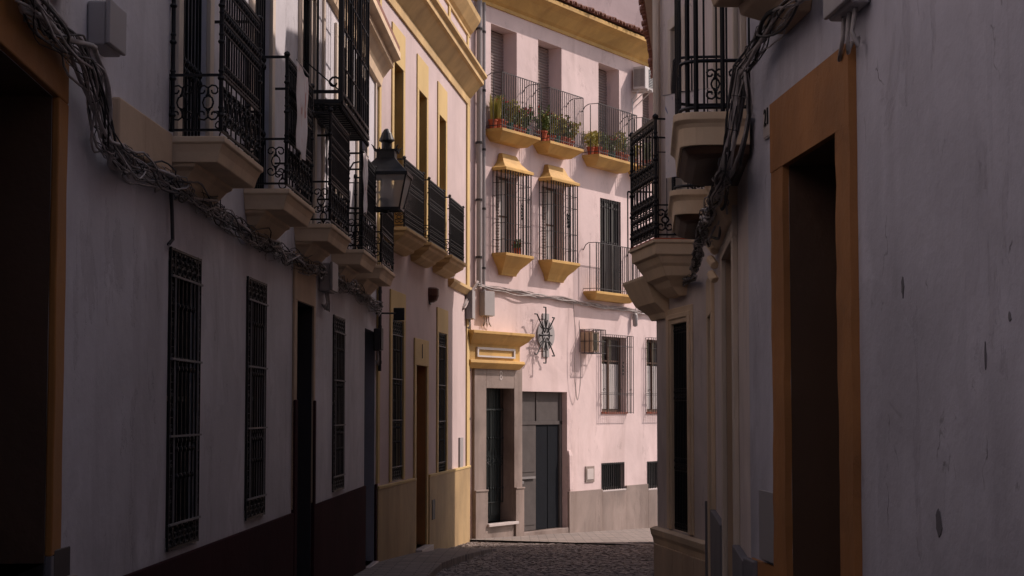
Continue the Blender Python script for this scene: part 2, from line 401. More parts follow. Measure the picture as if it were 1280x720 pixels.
def post(m, P, u, v0, v1, r=.014):
    m.bar(P(u, v0), P(u, v1), r, 6)
    z = v0 + .1
    while z < v1:
        m.bead(P(u, z), r * 1.7, r * 1.4); m.bead(P(u, z + .045), r * 1.35, r * 1.4); z += .22
    m.bead(P(u, v1 + .02), r * 1.9)

def slab_A(b, s0, s1, z, pr, mat, name='balcony'):   # moulded slab with a recessed corbel, near house
    m = b.mb()
    m.uloft([(z, s0, s1, pr), (z - .035, s0, s1, pr), (z - .045, s0 + .015, s1 - .015, pr - .015), (z - .09, s0 + .035, s1 - .035, pr - .035), (z - .15, s0 + .055, s1 - .055, pr - .05)])
    m.uloft([(z - .14, s0 + .08, s1 - .08, pr * .45), (z - .17, s0 + .08, s1 - .08, pr * .43), (z - .19, s0 + .13, s1 - .13, pr * .36), (z - .25, s0 + .17, s1 - .17, pr * .22), (z - .29, s0 + .24, s1 - .24, pr * .10)])
    return m.build(name, mat, b.root, bev=.006)
def three_sides(b, s0, s1, z, pr, inset=.03):
    a, c, o = s0 + inset, s1 - inset, pr - inset
    near = (lambda u, v: (a, o * (1 - u / (o)) if False else u, z + v), o)
    front = (lambda u, v: (a + u, o, z + v), c - a)
    far = (lambda u, v: (c, u, z + v), o)
    return near, front, far
def rail_ornate(b, bal, s0, s1, z, pr, H=.98, panel=.37, mat='iron'):
    m = b.mb(); near, front, far = three_sides(b, s0, s1, z, pr)
    for k, (P, L) in enumerate((near, front, far)):
        m.bar(P(0, .04), P(L, .04), .010); m.bar(P(0, panel), P(L, panel), .011); m.bar(P(0, H), P(L, H), .013)
        scroll_panel(m, P, L, .04, panel, .17)
        if k == 1:
            bars(m, P, L, panel, H, .085, .0075)
            bead_band(m, P, L, panel + .05, .085, .012); bead_band(m, P, L, panel + (H - panel) * .50, .085, .017)
            bead_band(m, P, L, panel + (H - panel) * .62, .085, .017); bead_band(m, P, L, H - .05, .085, .014)
        elif k == 2: bars(m, P, L, panel, H, .1, .007)
    P, L = front
    post(m, P, 0, .03, H); post(m, P, L, .03, H); post(m, near[0], .02, .03, H); 
    return m.build('railing', mat, bal)
def rail_plain(b, bal, s0, s1, z, pr, H, gap=.085, mat='iron', r=.0075, curve=False):
    m = b.mb(); near, front, far = three_sides(b, s0, s1, z, pr, .012)
    for k, (P, L) in enumerate((near, front, far)):
        m.bar(P(0, .05), P(L, .05), .009); 
        bars(m, P, L, .0, H, gap, r) if k == 1 else None
        if k != 1 and curve:
            m.tube([P(0, H - .14), P(L * .18, H - .04), P(L * .4, H), P(L, H)], .009, 4); m.bar(P(L * .5, 0), P(L * .5, H - .02), r)
        else:
            m.bar(P(0, H), P(L, H), .010, 4)
            if k != 1: bars(m, P, L, 0, H, gap, r)
    P, L = front; m.bar(P(0, 0), P(0, H), .011); m.bar(P(L, 0), P(L, H), .011)
    # little scroll ornament in the middle of the front
    if curve:
        for q in (0, 1, 2): spiral(m, P, L * .53, H * (.35 + .1 * q), .035, 0, 1.1, .006)
    return m.build('railing', mat, bal)

def window(b, r, depth, frame='dark_wood', pane='glass', bars_n=2, cross=(.5,), name='window'):
    a, c, u, z = r; m = b.mb(); o = -depth
    w = .05
    for q in ((a, a + w, u, z), (c - w, c, u, z), (a + w, c - w, u, u + w), (a + w, c - w, z - w, z)): m.box(q[0], q[1], o, o + .05, q[2], q[3])
    for i in range(1, bars_n): x = a + (c - a) * i / bars_n; m.box(x - .02, x + .02, o, o + .045, u + w, z - w)
    for f in cross: y = u + (z - u) * f; m.box(a + w, c - w, o, o + .04, y - .015, y + .015)
    wn_ = m.build(name, frame, b.root)
    b.mb().box(a, c, o - .02, o + .005, u, z).build('pane', pane, wn_)
    return wn_
def grille_tall(b, win, r, o=.0):
    a, c, u, z = r; m = b.mb(); W = c - a; H = z - u; P = lambda x, y: (a + x, o, u + y)
    bw = min(.11, W * .14)
    for x in (.01, bw, W - bw, W - .01): m.bar(P(x, 0), P(x, H), .009)
    for y in (.01, H - .01): m.bar(P(0, y), P(W, y), .010)
    hb, ht = H * .085, H * .905
    scroll_panel(m, lambda x, y: P(x, y), W, .01, hb, .16); scroll_panel(m, P, W, ht, H - .01, .16)
    Q = lambda x, y: (a + y, o, u + x)
    scroll_panel(m, lambda x, y: P(y, x + hb), ht - hb, .01, bw, .2, .005); scroll_panel(m, lambda x, y: P(W - y, x + hb), ht - hb, .01, bw, .2, .005)
    k = 6
    for i in range(1, k): x = bw + (W - 2 * bw) * i / k; m.bar(P(x, hb), P(x, ht), .0085)
    for f in (.33, .36, .60, .63, .24, .81):
        for i in range(1, k): x = bw + (W - 2 * bw) * i / k; m.bead(P(x, H * f), .017, .024)
    m.build('grille', 'iron', win)
    h = b.mb()
    for f in (.085, .375, .63, .905): h.bar((a, o + .012, u + H * f), (c, o + .012, u + H * f), .009)
    h.bar((a + bw, o + .012, u + hb), (a + bw, o + .012, u + ht), .005); h.bar((c - bw, o + .012, u + hb), (c - bw, o + .012, u + ht), .005)
    h.build('grille_rails', 'iron_dusty', win)
def rough_box(m, a0, a1, b0, b1, c0, c1, step=.25, j=.006):
    n = max(1, int((c1 - c0) / step)); rings = []
    for i in range(n + 1):
        z = c0 + (c1 - c0) * i / n; q = [rnd.uniform(-j, j) for _ in range(4)]
        rings.append([(a0 + q[0], b0, z), (a0 + q[0], b1 + q[1] * .5, z), (a1 + q[2], b1 + q[3] * .5, z), (a1 + q[2], b0, z)])
    m.loft(rings)
def shutter(b, r, o, mat='shutter', parent=None, slat=.055, name='shutter'):
    m = b.mb(); a, c, u, z = r; n = int((z - u) / slat)
    prof = [(o - .02, u)]
    for i in range(n):
        y = u + (z - u) * i / n; h = (z - u) / n
        prof += [(o, y + .002), (o + .014, y + h * .3), (o + .014, y + h * .75), (o, y + h * .97)]
    prof += [(o - .02, z)]
    m.extrude(prof, a, c); return m.build(name, mat, parent or b.root)
def door(b, r, depth, mat='dark_wood', leaves=2, panels=3, name='door'):
    a, c, u, z = r; m = b.mb(); o = -depth; W = (c - a) / leaves
    for i in range(leaves):
        x0 = a + i * W + .004; x1 = x0 + W - .008
        m.box(x0, x1, o, o + .04, u, z)
        ph = (z - u) / panels
        for k in range(panels):
            m.box(x0 + .07, x1 - .07, o + .04, o + .055, u + k * ph + .07, u + (k + 1) * ph - .04)
            m.box(x0 + .11, x1 - .11, o + .055, o + .066, u + k * ph + .11, u + (k + 1) * ph - .08)
    d = m.build(name, mat, b.root, bev=.004)
    h = b.mb(); xm = a + W * (1 if leaves > 1 else .85) - .06
    h.bead((xm, o + .09, u + 1.05), .025); h.bar((xm, o + .04, u + 1.05), (xm, o + .09, u + 1.05), .01)
    h.build('handle', 'iron_grey', d); return d

# ================================================================== GROUND
def sheet(name, rows, mat, kind='structure', thick=0):
    m = MB()
    for i in range(len(rows) - 1):
        (a, b), (c, d) = rows[i], rows[i + 1]
        m.quad(a, b, d, c)
        if thick:
            m.quad(b, (b[0], b[1], b[2] - thick), (d[0], d[1], d[2] - thick), d)
    o = m.build(name, mat, fix=False); return tag(o, kind=kind)
Ys = [-60, -20, 0, 10, 15, 18, 21, 24, 27, 30, 33, 36, 39, 41, 60, 400]
sheet('ground', [((-400, y, gz(y) - .02), (400, y, gz(y) - .02)) for y in Ys], 'earth')
sheet('road', [((-4, y, gz(y)), (14, y, gz(y))) for y in [-14, 0, 10, 15, 18, 21, 24, 27, 30, 33, 36, 39, 41, 50]], 'cobble')

# raised setts where the camera can see the road
def setts():
    V = []; Fc = []; rr = random.Random(5); y = 16.5; row = 0
    while y < 33.5:
        dy = rr.uniform(.085, .115); x = -1.5 + (row % 2) * .05 + rr.uniform(-.02, .02)
        while x < 4.6:
            dx = rr.uniform(.08, .135); g = gz(y); h = .005 + rr.random() * .011; k = len(V); j = lambda q: rr.uniform(-q, q)
            x0, x1, y0, y1 = x + .007, x + dx - .004, y + .006, y + dy - .004
            V += [(x0, y0, g - .01), (x1, y0, g - .01), (x1, y1, g - .01), (x0, y1, g - .01)]
            t = .016; V += [(x0 + t + j(.006), y0 + t + j(.006), g + h + j(.005)), (x1 - t + j(.006), y0 + t + j(.006), g + h + j(.005)), (x1 - t + j(.006), y1 - t + j(.006), g + h + j(.005)), (x0 + t + j(.006), y1 - t + j(.006), g + h + j(.005))]
            Fc += [(k + 4, k + 5, k + 6, k + 7), (k, k + 1, k + 5, k + 4), (k + 1, k + 2, k + 6, k + 5), (k + 2, k + 3, k + 7, k + 6), (k + 3, k, k + 4, k + 7)]
            x += dx
        y += dy; row += 1
    me = bpy.data.meshes.new('cobblestones'); me.from_pydata(V, [], Fc); me.update(); me.materials.append(M['cobble_stone'])
    o = bpy.data.objects.new('cobblestones', me); COL.objects.link(o); tag(o, kind='stuff', label='worn grey cobblestones paving the street', cat='cobblestones')
setts()

# ================================================================== LEFT: orange portal house (near)
FA = Fac((-2.109, 8.54), .02826, -1)
FO = Fac((-2.109, 8.54), -.06, -1)
bo = Bld(FO, 'corner_house', 'white house with the deep orange portal at the left edge of the street')
zl = FO.z(62, 118); zt = FO.z(70, 43)
sf = FO.s(62, 300); r0 = bo.hole([sf - 1.5, sf, 1.22, zl], .44); bo.revmat = {0: 'brown_reveal'}
bo.holes.append((sf - 1.5, sf, 0.12, 1.22, .44)); bo.revmat[1] = 'black_plinth'
bo.wall(-19, 0, -.3, 9.6, 'white_left')
m = bo.mb(); rough_box(m, sf, -.012, 0, .035, 1.25, zl, .2, .005); rough_box(m, sf - 1.68, sf - 1.5, 0, .035, 1.25, zl, .2, .005)
m.box(sf - 1.68, -.012, 0, .036, zl, zt); m.build('door_surround', 'orange_left', bo.root, bev=.008)
bo.box('plinth', 'grey_plinth', [-6, sf - 1.7, -.3, 1.1], .002, .03); bo.box('plinth', 'grey_plinth', [sf, -.01, -.3, 1.25], .002, .033)
door(bo, [sf - 1.5, sf, .12, zl], .40, 'dark_wood', 2, 4)
sl_ = bo.mb().uloft([(4.0, -2.2, -.05, .3), (3.9, -2.2, -.05, .3), (3.86, -2.15, -.1, .26), (3.8, -2.1, -.14, .24)]).build('balcony', 'cream_dull', bo.root, bev=.01)

# ================================================================== LEFT: long white house with five balconies
ba = Bld(FA, 'balcony_house', 'long white house with dark red plinth and five iron balconies on the left')
SA = FA.s(470)
w_tall = []
for (xl, yt, xr, yb) in ((211, 308, 247, 688), (308, 345, 330, 650), (416, 393, 429, 615)):
    w_tall.append(ba.hole(FA.rect(xl, yt, xr, yb), .12))
d1 = FA.rect(369, 375, 389, 708); d1[2] = .08; ba.hole(d1, .34)
d2 = FA.rect(456, 410, 468, 700); d2[2] = .06; ba.hole(d2, .34)
BAL = [(FA.sY(10.84) , FA.sY(12.25)), (FA.sY(13.42), FA.sY(14.82)), (FA.sY(15.95), FA.sY(17.35)), (FA.sY(18.5), FA.sY(19.8)), (FA.sY(20.45), FA.sY(21.9))]
ZB = 3.53
up = []
for a, c in BAL: q = [a + .28, c - .28, ZB + .01, 5.75]; up.append(ba.hole(q, .2))
ba.revmat = {3: 'black_plinth', 4: 'blue_grey'}
ba.wall(0, SA, -.3, 6.45, 'white_left')
for i, r in enumerate(w_tall):
    w = window(ba, r, .11, 'dark_wood', 'glass', 2, (.5,)); grille_tall(ba, w, r, .012)
for i, r in enumerate(up):
    w = window(ba, r, .18, 'dark_wood', 'glass', 2, (.25, .5, .75), 'balcony_door')
    ba.surround(r, .13, .03, 'cream_pale', 'window_surround')
    g = ba.mb(); P = lambda u, v: (r[0] + u, -.04, r[2] + v); bars(g, P, r[1] - r[0], 0, r[3] - r[2], .105, .011, (.5, .56, 1.1, 1.16))
    g.build('grille', 'iron', w)
door(ba, d1, .32, 'dark_wood', 2, 3); dd = door(ba, d2, .32, 'dark_wood', 1, 3)
m = ba.mb(); m.box(d1[0] - .16, d1[0], 0, .022, 1.05, d1[3]); m.box(d1[1], d1[1] + .10, 0, .022, 1.05, d1[3]); m.box(d1[0] - .16, d1[1] + .10, 0, .022, d1[3], d1[3] + .42)
m.build('door_surround', 'cream_dull', ba.root, bev=.006)
pz = 1.03
m = ba.mb(); st = FA.s(129, 720)
for a, c in ((st, d1[0] - .16), (d1[1] + .10, d2[0] - .02)): m.box(a, c, .002, .028, -.4, pz)
m.box(d1[0] - .16, d1[0] , .002, .034, -.4, 1.9 + .1); m.box(d1[1], d1[1] + .1, .002, .034, -.4, 2.0)
m.box(d2[1], SA - .002, .002, .028, -.4, 1.0)
build_each(m, 'plinth', 'dark_plinth', ba.root, bev=.008)
ba.box('plinth', 'cream_dull', [.02, FA.s(90, 690), -.3, 1.12], .002, .03)
ba.box('doorstep', 'marble', [d1[0], d1[1], -.1, .08], -.3, .10); ba.box('doorstep', 'marble', [d2[0], d2[1], -.1, .06], -.3, .06)
for i, (a, c) in enumerate(BAL):
    bl = slab_A(ba, a, c, ZB, .34, 'cream'); rail_ornate(ba, bl, a, c, ZB, .34)
# beige ledge running in from the near end up to the first balcony
a0, c0 = FA.s(138, 160), FA.s(205, 195)
ba.mb().uloft([(ZB + .0, a0, c0, .05), (ZB - .25, a0, c0, .05)]).build('ledge', 'cream_dull', ba.root, bev=.012)
# upper iron gallery above the third and fourth balconies
ga, gc = FA.sY(16.3), FA.sY(18.55); gz0 = 4.66; gp = .36
m = ba.mb()
for o_ in (.02, gp): m.bar((ga, o_, gz0), (gc, o_, gz0), .028); m.bar((ga, o_, gz0 + .09), (gc, o_, gz0 + .09), .02)
for s_ in (ga, gc): m.bar((s_, 0, gz0), (s_, gp, gz0), .028); m.bar((s_, 0, gz0 + .09), (s_, gp, gz0 + .09), .02)
k = 17
for i in range(k): x = ga + (gc - ga) * (i + .5) / k; m.box(x - .028, x + .028, .02, gp, gz0 - .01, gz0 + .01)
gallery = m.build('iron_gallery', 'iron', ba.root)
m = ba.mb()
P = lambda u, v: (ga + u, gp, gz0 + v); L_ = gc - ga
for i in range(13): x = L_ * i / 12; m.bar(P(x, 0), P(x, 1.75), .02 if i % 4 == 0 else .012)
for v in (.35, .7, 1.05, 1.4, 1.75): m.bar(P(0, v), P(L_, v), .01 if v < 1.7 else .03)
for i in range(26): m.bead(P(L_ * i / 25, -.055), .02, .035)
for i in range(8): m.bead((ga, gp * i / 7, gz0 - .055), .02, .035)
Pn = lambda u, v: (ga, u, gz0 + v)
m.bar(Pn(.0, 0), Pn(.0, 1.75), .022); m.bar(Pn(.15, 0), Pn(.15, 1.75), .014); m.bar(Pn(gp, 0), Pn(gp, 1.75), .03); m.bar(Pn(0, 1.72), Pn(gp, 1.72), .03)
spiral(m, Pn, .3, 1.62, .07, 0, 1, .012); spiral(m, Pn, .3, .17, .06, 0, 1, .012); m.bar((ga, gp, gz0 + .09), (ga, 0, gz0 + .4), .008)
m.build('railing', 'iron', gallery)
# wall pilaster strips on the first floor
m = ba.mb()
for px in (386, 402, 425, 468): s_ = min(FA.s(px, 100), SA - .1); m.box(s_, s_ + .09, 0, .025, 3.6, 6.0)
build_each(m, 'pilaster', 'cream_pale', ba.root, bev=.004)
# unseen storey behind the cornice, added to bounce sun onto the houses opposite
m = ba.mb(); m.box(.02, FA.sY(18.8), -5, -.12, 6.46, 9.4); m.build('added_upper_storey', 'white_left', ba.root)
# cornice
m = ba.mb(); m.extrude([(0, 5.98), (.05, 6.0), (.07, 6.1), (.16, 6.22), (.2, 6.24), (.2, 6.3), (.29, 6.34), (.29, 6.42), (0, 6.46)], 0, SA + .02)
m.build('cornice', 'cream', ba.root, bev=.004)
ba.mb().extrude([(-5, 7.4), (.28, 6.44), (.28, 6.5), (-5, 7.5)], FA.sY(18.85), SA).build('roof', 'tile', ba.root)

# ================================================================== LEFT: yellow-trimmed house
FY = Fac((-1.70, 23.0), .104, -1)
by = Bld(FY, 'yellow_trim_house', 'white house with ochre window frames, ochre plinth and heavy yellow cornice')
SY = 9.05
yw = [by.hole(FY.rect(489, 398, 503, 602), .14), by.hole(FY.rect(547, 415, 557, 594), .14)]
yd = FY.rect(519, 456, 532, 680); yd[2] = gz(27) + .15; by.hole(yd, .40)
yu = []
for xl, yt, xr in ((491.5, 76, 502.5), (522.5, 112, 532), (548, 143, 556)):
    q = FY.rect(xl, yt, xr, 300); q[2] = 4.27; yu.append(by.hole(q, .18))
by.revmat = {0: 'ochre_house', 1: 'ochre_house', 2: 'orange', 3: 'ochre', 4: 'ochre', 5: 'ochre'}
by.wall(0, SY, -.6, 8.85, 'white_yellow_house')
for r in yw:
    w = window(by, r, .13, 'dark_wood', 'glass'); grille_tall(by, w, r, -.01)
    by.surround(r, .14, .022, 'ochre_pale', 'window_surround', top=.38)
door(by, yd, .38, 'brown_wood', 1, 3)
by.surround(yd, .15, .024, 'ochre_pale', 'door_surround', top=.38)
by.box('doorstep', 'marble', [yd[0] - .05, yd[1] + .05, -.5, gz(27) + .15], -.36, .12)
for i, r in enumerate(yu):
    w = window(by, r, .17, 'dark_wood', 'glass', 2, (.3, .65), 'balcony_door')
    by.surround(r, .15, .02, 'ochre_pale', 'window_surround', top=.5)
    x0, x1 = ((505, 207, 529, 230), (536, 234, 555, 250), (562, 254, 579, 270))[i][0::2]
    a = FY.s(x0, 300, .27) - .02; c = FY.s(x1, 320, .27) + .02; z = 4.25
    m = by.mb(); m.uloft([(z, a - .05, c + .05, .32), (z - .04, a - .05, c + .05, .32), (z - .06, a, c, .28), (z - .10, a + .01, c - .01, .27), (z - .17, a + .09, c - .09, .16), (z - .20, a + .09, c - .09, .15), (z - .25, a + .14, c - .14, .05)])
    bl = m.build('balcony', 'ochre_house', by.root, bev=.005)
    m = by.mb(); near, front, far = three_sides(by, a, c, z, .30)
    H = .88
    for k, (P, L) in enumerate((near, front, far)):
        m.bar(P(0, .03), P(L, .03), .010); m.bar(P(0, H), P(L, H), .013)
        if k != 1: m.bar(P(0, .24), P(L, .24), .008); scroll_panel(m, P, L, .03, .24, .13)
        else:
            bars(m, P, L, .03, H, .095, .009)
            for v in (.06, .14, .22, .52, .60, .82): bead_band(m, P, L, v, .095, .013)
            post(m, P, 0, 0, H); post(m, P, L, 0, H)
    m.build('railing', 'iron', bl)
# ledge line under the balconies continuing to the corner
by.mb().uloft([(4.03, 6.5, SY, .10), (3.98, 6.5, SY, .10), (3.9, 6.55, SY, .03)]).build('ledge', 'ochre_house', by.root, bev=.004)
# cornice, parapet, corner strip, plinth
zc = 7.25
m = by.mb(); m.extrude([(0, zc - .02), (.03, zc - .02), (.03, zc + .12), (.05, zc + .14), (.10, zc + .20), (.22, zc + .34), (.27, zc + .36), (.27, zc + .44), (.33, zc + .48), (.33, zc + .53), (0, zc + .6)], -.0, SY + .02)
m.build('cornice', 'ochre_house', by.root, bev=.004)
m = by.mb(); m.extrude([(0, 8.45), (.03, 8.45), (.03, 8.5), (.08, 8.55), (.2, 8.72), (.22, 8.8), (0, 8.86)], 0, SY + .02); m.build('parapet_cornice', 'ochre_house', by.root, bev=.004)
m = by.mb()
for s_ in (1.2, 3.8, 6.4, 8.75): m.box(s_, s_ + .2, .0, .025, zc + .6, 8.45)
m.box(0, SY, 0, .03, zc + .6, zc + .72); build_each(m, 'parapet_trim', 'ochre_pale', by.root, bev=.004)
m = by.mb(); m.box(SY - .33, SY, 0, .028, .9, zc - .02); m.box(.02, .16, 0, .028, 1.0, zc - .02); build_each(m, 'corner_strip', 'ochre_pale', by.root, bev=.004)
m = by.mb(); pz1 = .93
m.box(.0, yd[0] - .15, .002, .04, -.6, pz1); m.box(yd[1] + .15, SY, .002, .04, -.6, pz1); build_each(m, 'plinth', 'ochre_plinth', by.root, bev=.006)
m = by.mb(); m.box(.0, yd[0] - .15, .002, .052, pz1, pz1 + .035); m.box(yd[1] + .15, SY, .002, .052, pz1, pz1 + .035); build_each(m, 'plinth_cap', 'ochre_pale', by.root, bev=.004)
def text(name, s, size, mat, parent, loc, rot, ext=.004):
    c = bpy.data.curves.new(name, 'FONT'); c.body = s; c.size = size; c.extrude = ext; c.align_x = 'CENTER'
    c.materials.append(M[mat]); o = bpy.data.objects.new(name, c); COL.objects.link(o); o.parent = parent; o.location = loc; o.rotation_euler = rot
    bpy.context.view_layer.update(); me = bpy.data.meshes.new_from_object(o); p = bpy.data.objects.new(name, me); COL.objects.link(p); p.parent = parent; p.location = loc; p.rotation_euler = rot
    bpy.data.objects.remove(o); p.name = name; return p
s_, z_ = FY.sz(525.5, 448); text('house_number', '1', .30, 'iron', by.root, FY.L(s_, .030, z_), (R(90), 0, 0))
by.box('vent_grate', 'iron_grey', FY.rect(536.5, 625, 540, 650), .04, .05)
by.box('meter_cover', 'plastic_grey', FY.rect(573, 547, 577, 588), .0, .03)

# ================================================================== FAR: white house facing the street end
FF = Fac((-.70, 32.3), .561, -1)
bf = Bld(FF, 'facade_house', 'sunlit white house closing the street with ochre balconies and a brown tiled eave')
doors_up = []
for xl, yt, xr, yb in ((613.6, 29, 646, 165), (672.6, 49, 702, 180), (748, 78, 774, 200), (803, 105, 826, 225)):
    q = FF.rect(xl, yt, xr, yb); q[2] = 6.13; doors_up.append(q)
zb2 = FF.z(612, 163)
print('upper floor z', zb2, FF.z(672, 180), FF.z(745, 197))
for q in doors_up: q[2] = zb2 + .01; bf.hole(q, .36)
gw = []      # windows with projecting cages
for xl, yt, xr, yb in ((618, 222, 640, 312), (676, 236, 700, 322)):
    q = FF.rect(xl, yt, xr, yb); gw.append(q)
zsill = FF.z(612, 313, .28); zsill2 = FF.z(672, 322, .28); print('sill z', zsill, zsill2)
cage = []
for i, (xl, xr) in enumerate(((616, 665), (674, 723))):
    a = FF.s(xl, 270, 0); c = FF.s(xr, 275, .28); z0 = (zsill + zsill2) / 2; z1 = FF.z(616, 213, .0); cage.append((a, c, z0, z1))
    bf.hole([a + .10, c - .10, z0 + .02, z1 - .05], .22)
fd = FF.rect(750, 247, 776, 366); fz = FF.z(746, 366); print('first floor z', fz); fd[2] = fz; bf.hole(fd, .1)
g3 = bf.hole(FF.rect(752, 420, 783, 515), .2); g4 = bf.hole(FF.rect(808, 424, 836, 515), .2)
v1 = bf.hole(FF.rect(752, 579, 780, 613), .16); v2 = bf.hole(FF.rect(809, 577, 832, 611), .16)
ed = FF.rect(605, 485, 640, 655); bf.hole(ed, .30)
gd = FF.rect(650.5, 489, 709, 663); gd[2] = FF.z(651, 667) + .0; bf.hole(gd, .17)
kb = bf.hole(FF.rect(724, 412, 742, 440), .35)
iE = len(bf.holes)
bf.revmat = {bf.holes.index((*ed, .30)): 'stone'}; bf.box('threshold', 'stone', [gd[0], gd[1], gd[2] - .3, gd[2] + .012], -.2, .03)
bf.wall(-.12, 17, -1.2, 9.2, 'white_far', 8)
for q in doors_up:
    w = window(bf, q, .36, 'brown_wood', 'glass', 2, (.5,), 'balcony_door'); shutter(bf, sub(q, .02), -.29, parent=w)
def far_balcony(a, c, z, pr, H, thick=.2, mat='ochre', curve=True):
    m = bf.mb(); m.uloft([(z, a, c, pr), (z - .05, a, c, pr), (z - .06, a + .02, c - .02, pr - .02), (z - thick, a + .2, c - .2, pr * .55)])
    bl = m.build('balcony', mat, bf.root, bev=.005); rail_plain(bf, bl, a, c, z, pr, H, .083, 'iron_grey', .009, curve); return bl
PB = .38
b1 = (FF.s(628, 165, PB), FF.s(676, 180, PB)); b2 = (FF.s(688, 180, PB), FF.s(730, 195, PB)); b3 = (FF.s(749, 200, PB), FF.s(797, 215, PB)); b4 = (b3[1] + .25, b3[1] + 1.6)
print('far balconies', b1, b2, b3)
for a, c in (b1, b2, b3, b4): far_balcony(a, c, zb2, PB, 1.0)
b5 = (FF.s(746, 370, .3), FF.s(800, 380, .3)); far_balcony(b5[0], b5[1], fz, .3, .95, .16)
# caged windows
for (a, c, z0, z1) in cage:
    q = [a + .10, c - .10, z0 + .02, z1 - .05]
    w = window(bf, q, .2, 'brown_wood', 'glass', 2, (.5,)); shutter(bf, [q[0] + .02, (q[0] + q[1]) / 2, q[2] + .02, q[3] - .02], -.15, parent=w)
    bf.box('curtain', 'white_plastic', [(q[0] + q[1]) / 2 + .02, q[1] - .02, q[2] + .02, q[3] - .02], -.19, -.17, parent=w)
    m = bf.mb(); e = .04; pr = .26
    m.uloft([(z0 + .01, a - e, c + e, pr + .04), (z0 - .04, a - e, c + e, pr + .04), (z0 - .06, a - e + .02, c + e - .02, pr + .02), (z0 - .14, a + .05, c - .05, pr * .85), (z0 - .24, a + .15, c - .15, pr * .5), (z0 - .34, a + .2, c - .2, pr * .28), (z0 - .37, a + .2, c - .2, pr * .25)])
    m.build('sill', 'ochre', w, bev=.004)
    m = bf.mb(); m.uloft([(z1 + .34, a + .22, c - .22, .06), (z1 + .32, a + .2, c - .2, .08), (z1 + .18, a + .14, c - .14, pr * .55), (z1 + .08, a + .03, c - .03, pr * .9), (z1 + .05, a - e, c + e, pr + .04), (z1, a - e, c + e, pr + .04)])
    m.build('hood', 'ochre', w, bev=.004)
    m = bf.mb()
    for P, L in ((lambda u, v: (a, u, z0 + v), pr), (lambda u, v: (a + u, pr, z0 + v), c - a), (lambda u, v: (c, u, z0 + v), pr)):
        bars(m, P, L, 0, z1 - z0, .1, .0115)
        for v in (.25, .55, 1.05, 1.28): 
            if v < z1 - z0: m.bar(P(0, v), P(L, v), .006)
    P = lambda u, v: (a + u, pr + .01, z0 + v)
    for v in (.68, .75, .82, .89): spiral(m, P, (c - a) * .62, v, .05, v * 9, 1.1, .012)
    m.build('grille', 'iron', w)
# first floor glazed door
w = window(bf, fd, .09, 'iron_grey', 'glass', 3, (.55, .92), 'balcony_door')
m = bf.mb(); bars(m, lambda u, v: (fd[0] + u, -.01, fd[2] + v), fd[1] - fd[0], 0, fd[3] - fd[2], .11, .012); m.build('grille', 'iron_grey', w)
# ground floor grilles
def proj_grille(r, pr, w, gap=.085):
    m = bf.mb(); a, c, u, z = r; a -= .04; c += .04; u -= .03; z += .03
    for P, L in ((lambda x, v: (a, x, u + v), pr), (lambda x, v: (a + x, pr, u + v), c - a), (lambda x, v: (c, x, u + v), pr)):
        H = z - u; bars(m, P, L, 0, H, gap, .007)
        for v in (.02, H * .24, H * .26, H * .86, H): m.bar(P(0, v), P(L, v), .006)
        spiral(m, P, L * .5, H * .3, .03, 0, 1, .006)
    for q in range(4): spiral(m, lambda x, v: (a + x, pr + .005, u + v), (c - a) * .6, (z - u) * (.5 + .05 * q), .035, q, 1, .008)
    m.build('grille', 'iron_grey', w)
for r in (g3, g4):
    w = window(bf, r, .18, 'brown_wood', 'glass', 2, (.68,)); bf.box('curtain', 'white_plastic', [r[0] + .07, r[1] - .07, r[2] + .06, r[2] + (r[3] - r[2]) * .64], -.172, -.165, parent=w); proj_grille(r, .14, w)
    b_ = bf.box('sill', 'terracotta', [r[0] - .02, r[1] + .02, r[2] - .03, r[2]], -.02, .03, parent=w)
for r in (v1, v2):
    w = window(bf, r, .14, 'dark_wood', 'glass', 1, ())
    m = bf.mb(); bars(m, lambda u, v: (r[0] + u, .0, r[2] + v), r[1] - r[0], 0, r[3] - r[2], .085, .012); m.bar((r[0], 0, r[3] - .02), (r[1], 0, r[3] - .02), .012); m.build('grille', 'iron', w)
    bf.box('sill', 'marble', [r[0] - .03, r[1] + .03, r[2] - .03, r[2]], .0, .045, parent=w)
# entrance with stone surround
xs0 = FF.s(590, 600); xs1 = FF.s(650, 600)
m = bf.mb(); zst = FF.z(604, 458)
m.box(xs0, ed[0], 0, .05, -1, zst); m.box(ed[1], xs1, 0, .05, -1, zst); m.box(ed[0], ed[1], 0, .05, ed[3], zst); m.box(ed[0], ed[1], .0, .05, -1, ed[2] - .05)
m.build('door_surround', 'stone', bf.root, bev=.006)
zpl = FF.z(705, 613)
m = bf.mb(); m.box(xs0 - .01, ed[0], .05, .085, -1, zpl + .1); m.box(ed[1], xs1 + .01, .05, .085, -1, zpl + .1); m.box(xs0 - .03, ed[0], .05, .10, zpl + .1, zpl + .13); m.box(ed[1], xs1 + .02, .05, .10, zpl + .1, zpl + .13)
build_each(m, 'plinth', 'stone', bf.root, bev=.005)
bf.box('doorstep', 'marble', [ed[0] - .03, ed[1] + .03, ed[2] - .05, ed[2]], -.25, .13)
dr = door(bf, ed, .28, 'door_green', 2, 2)
m = bf.mb(); H = ed[3] - ed[2]; P = lambda u, v: (ed[0] + u, -.19, ed[2] + v); L = ed[1] - ed[0]
bars(m, P, L, .35, H - .35, .09, .009, (.6, 1.5)); m.bar(P(0, .35), P(L, .35), .012); m.bar(P(0, H - .38), P(L, H - .38), .02); bars(m, P, L, H - .36, H, .11, .009); scroll_panel(m, P, L, 1.0, 1.2, .2)
m.build('grille', 'door_green', dr)
s_, z_ = FF.sz(623, 475); text('house_number', '8', .24, 'marble', bf.root, FF.L(s_, .052, z_), (R(90), 0, 0))
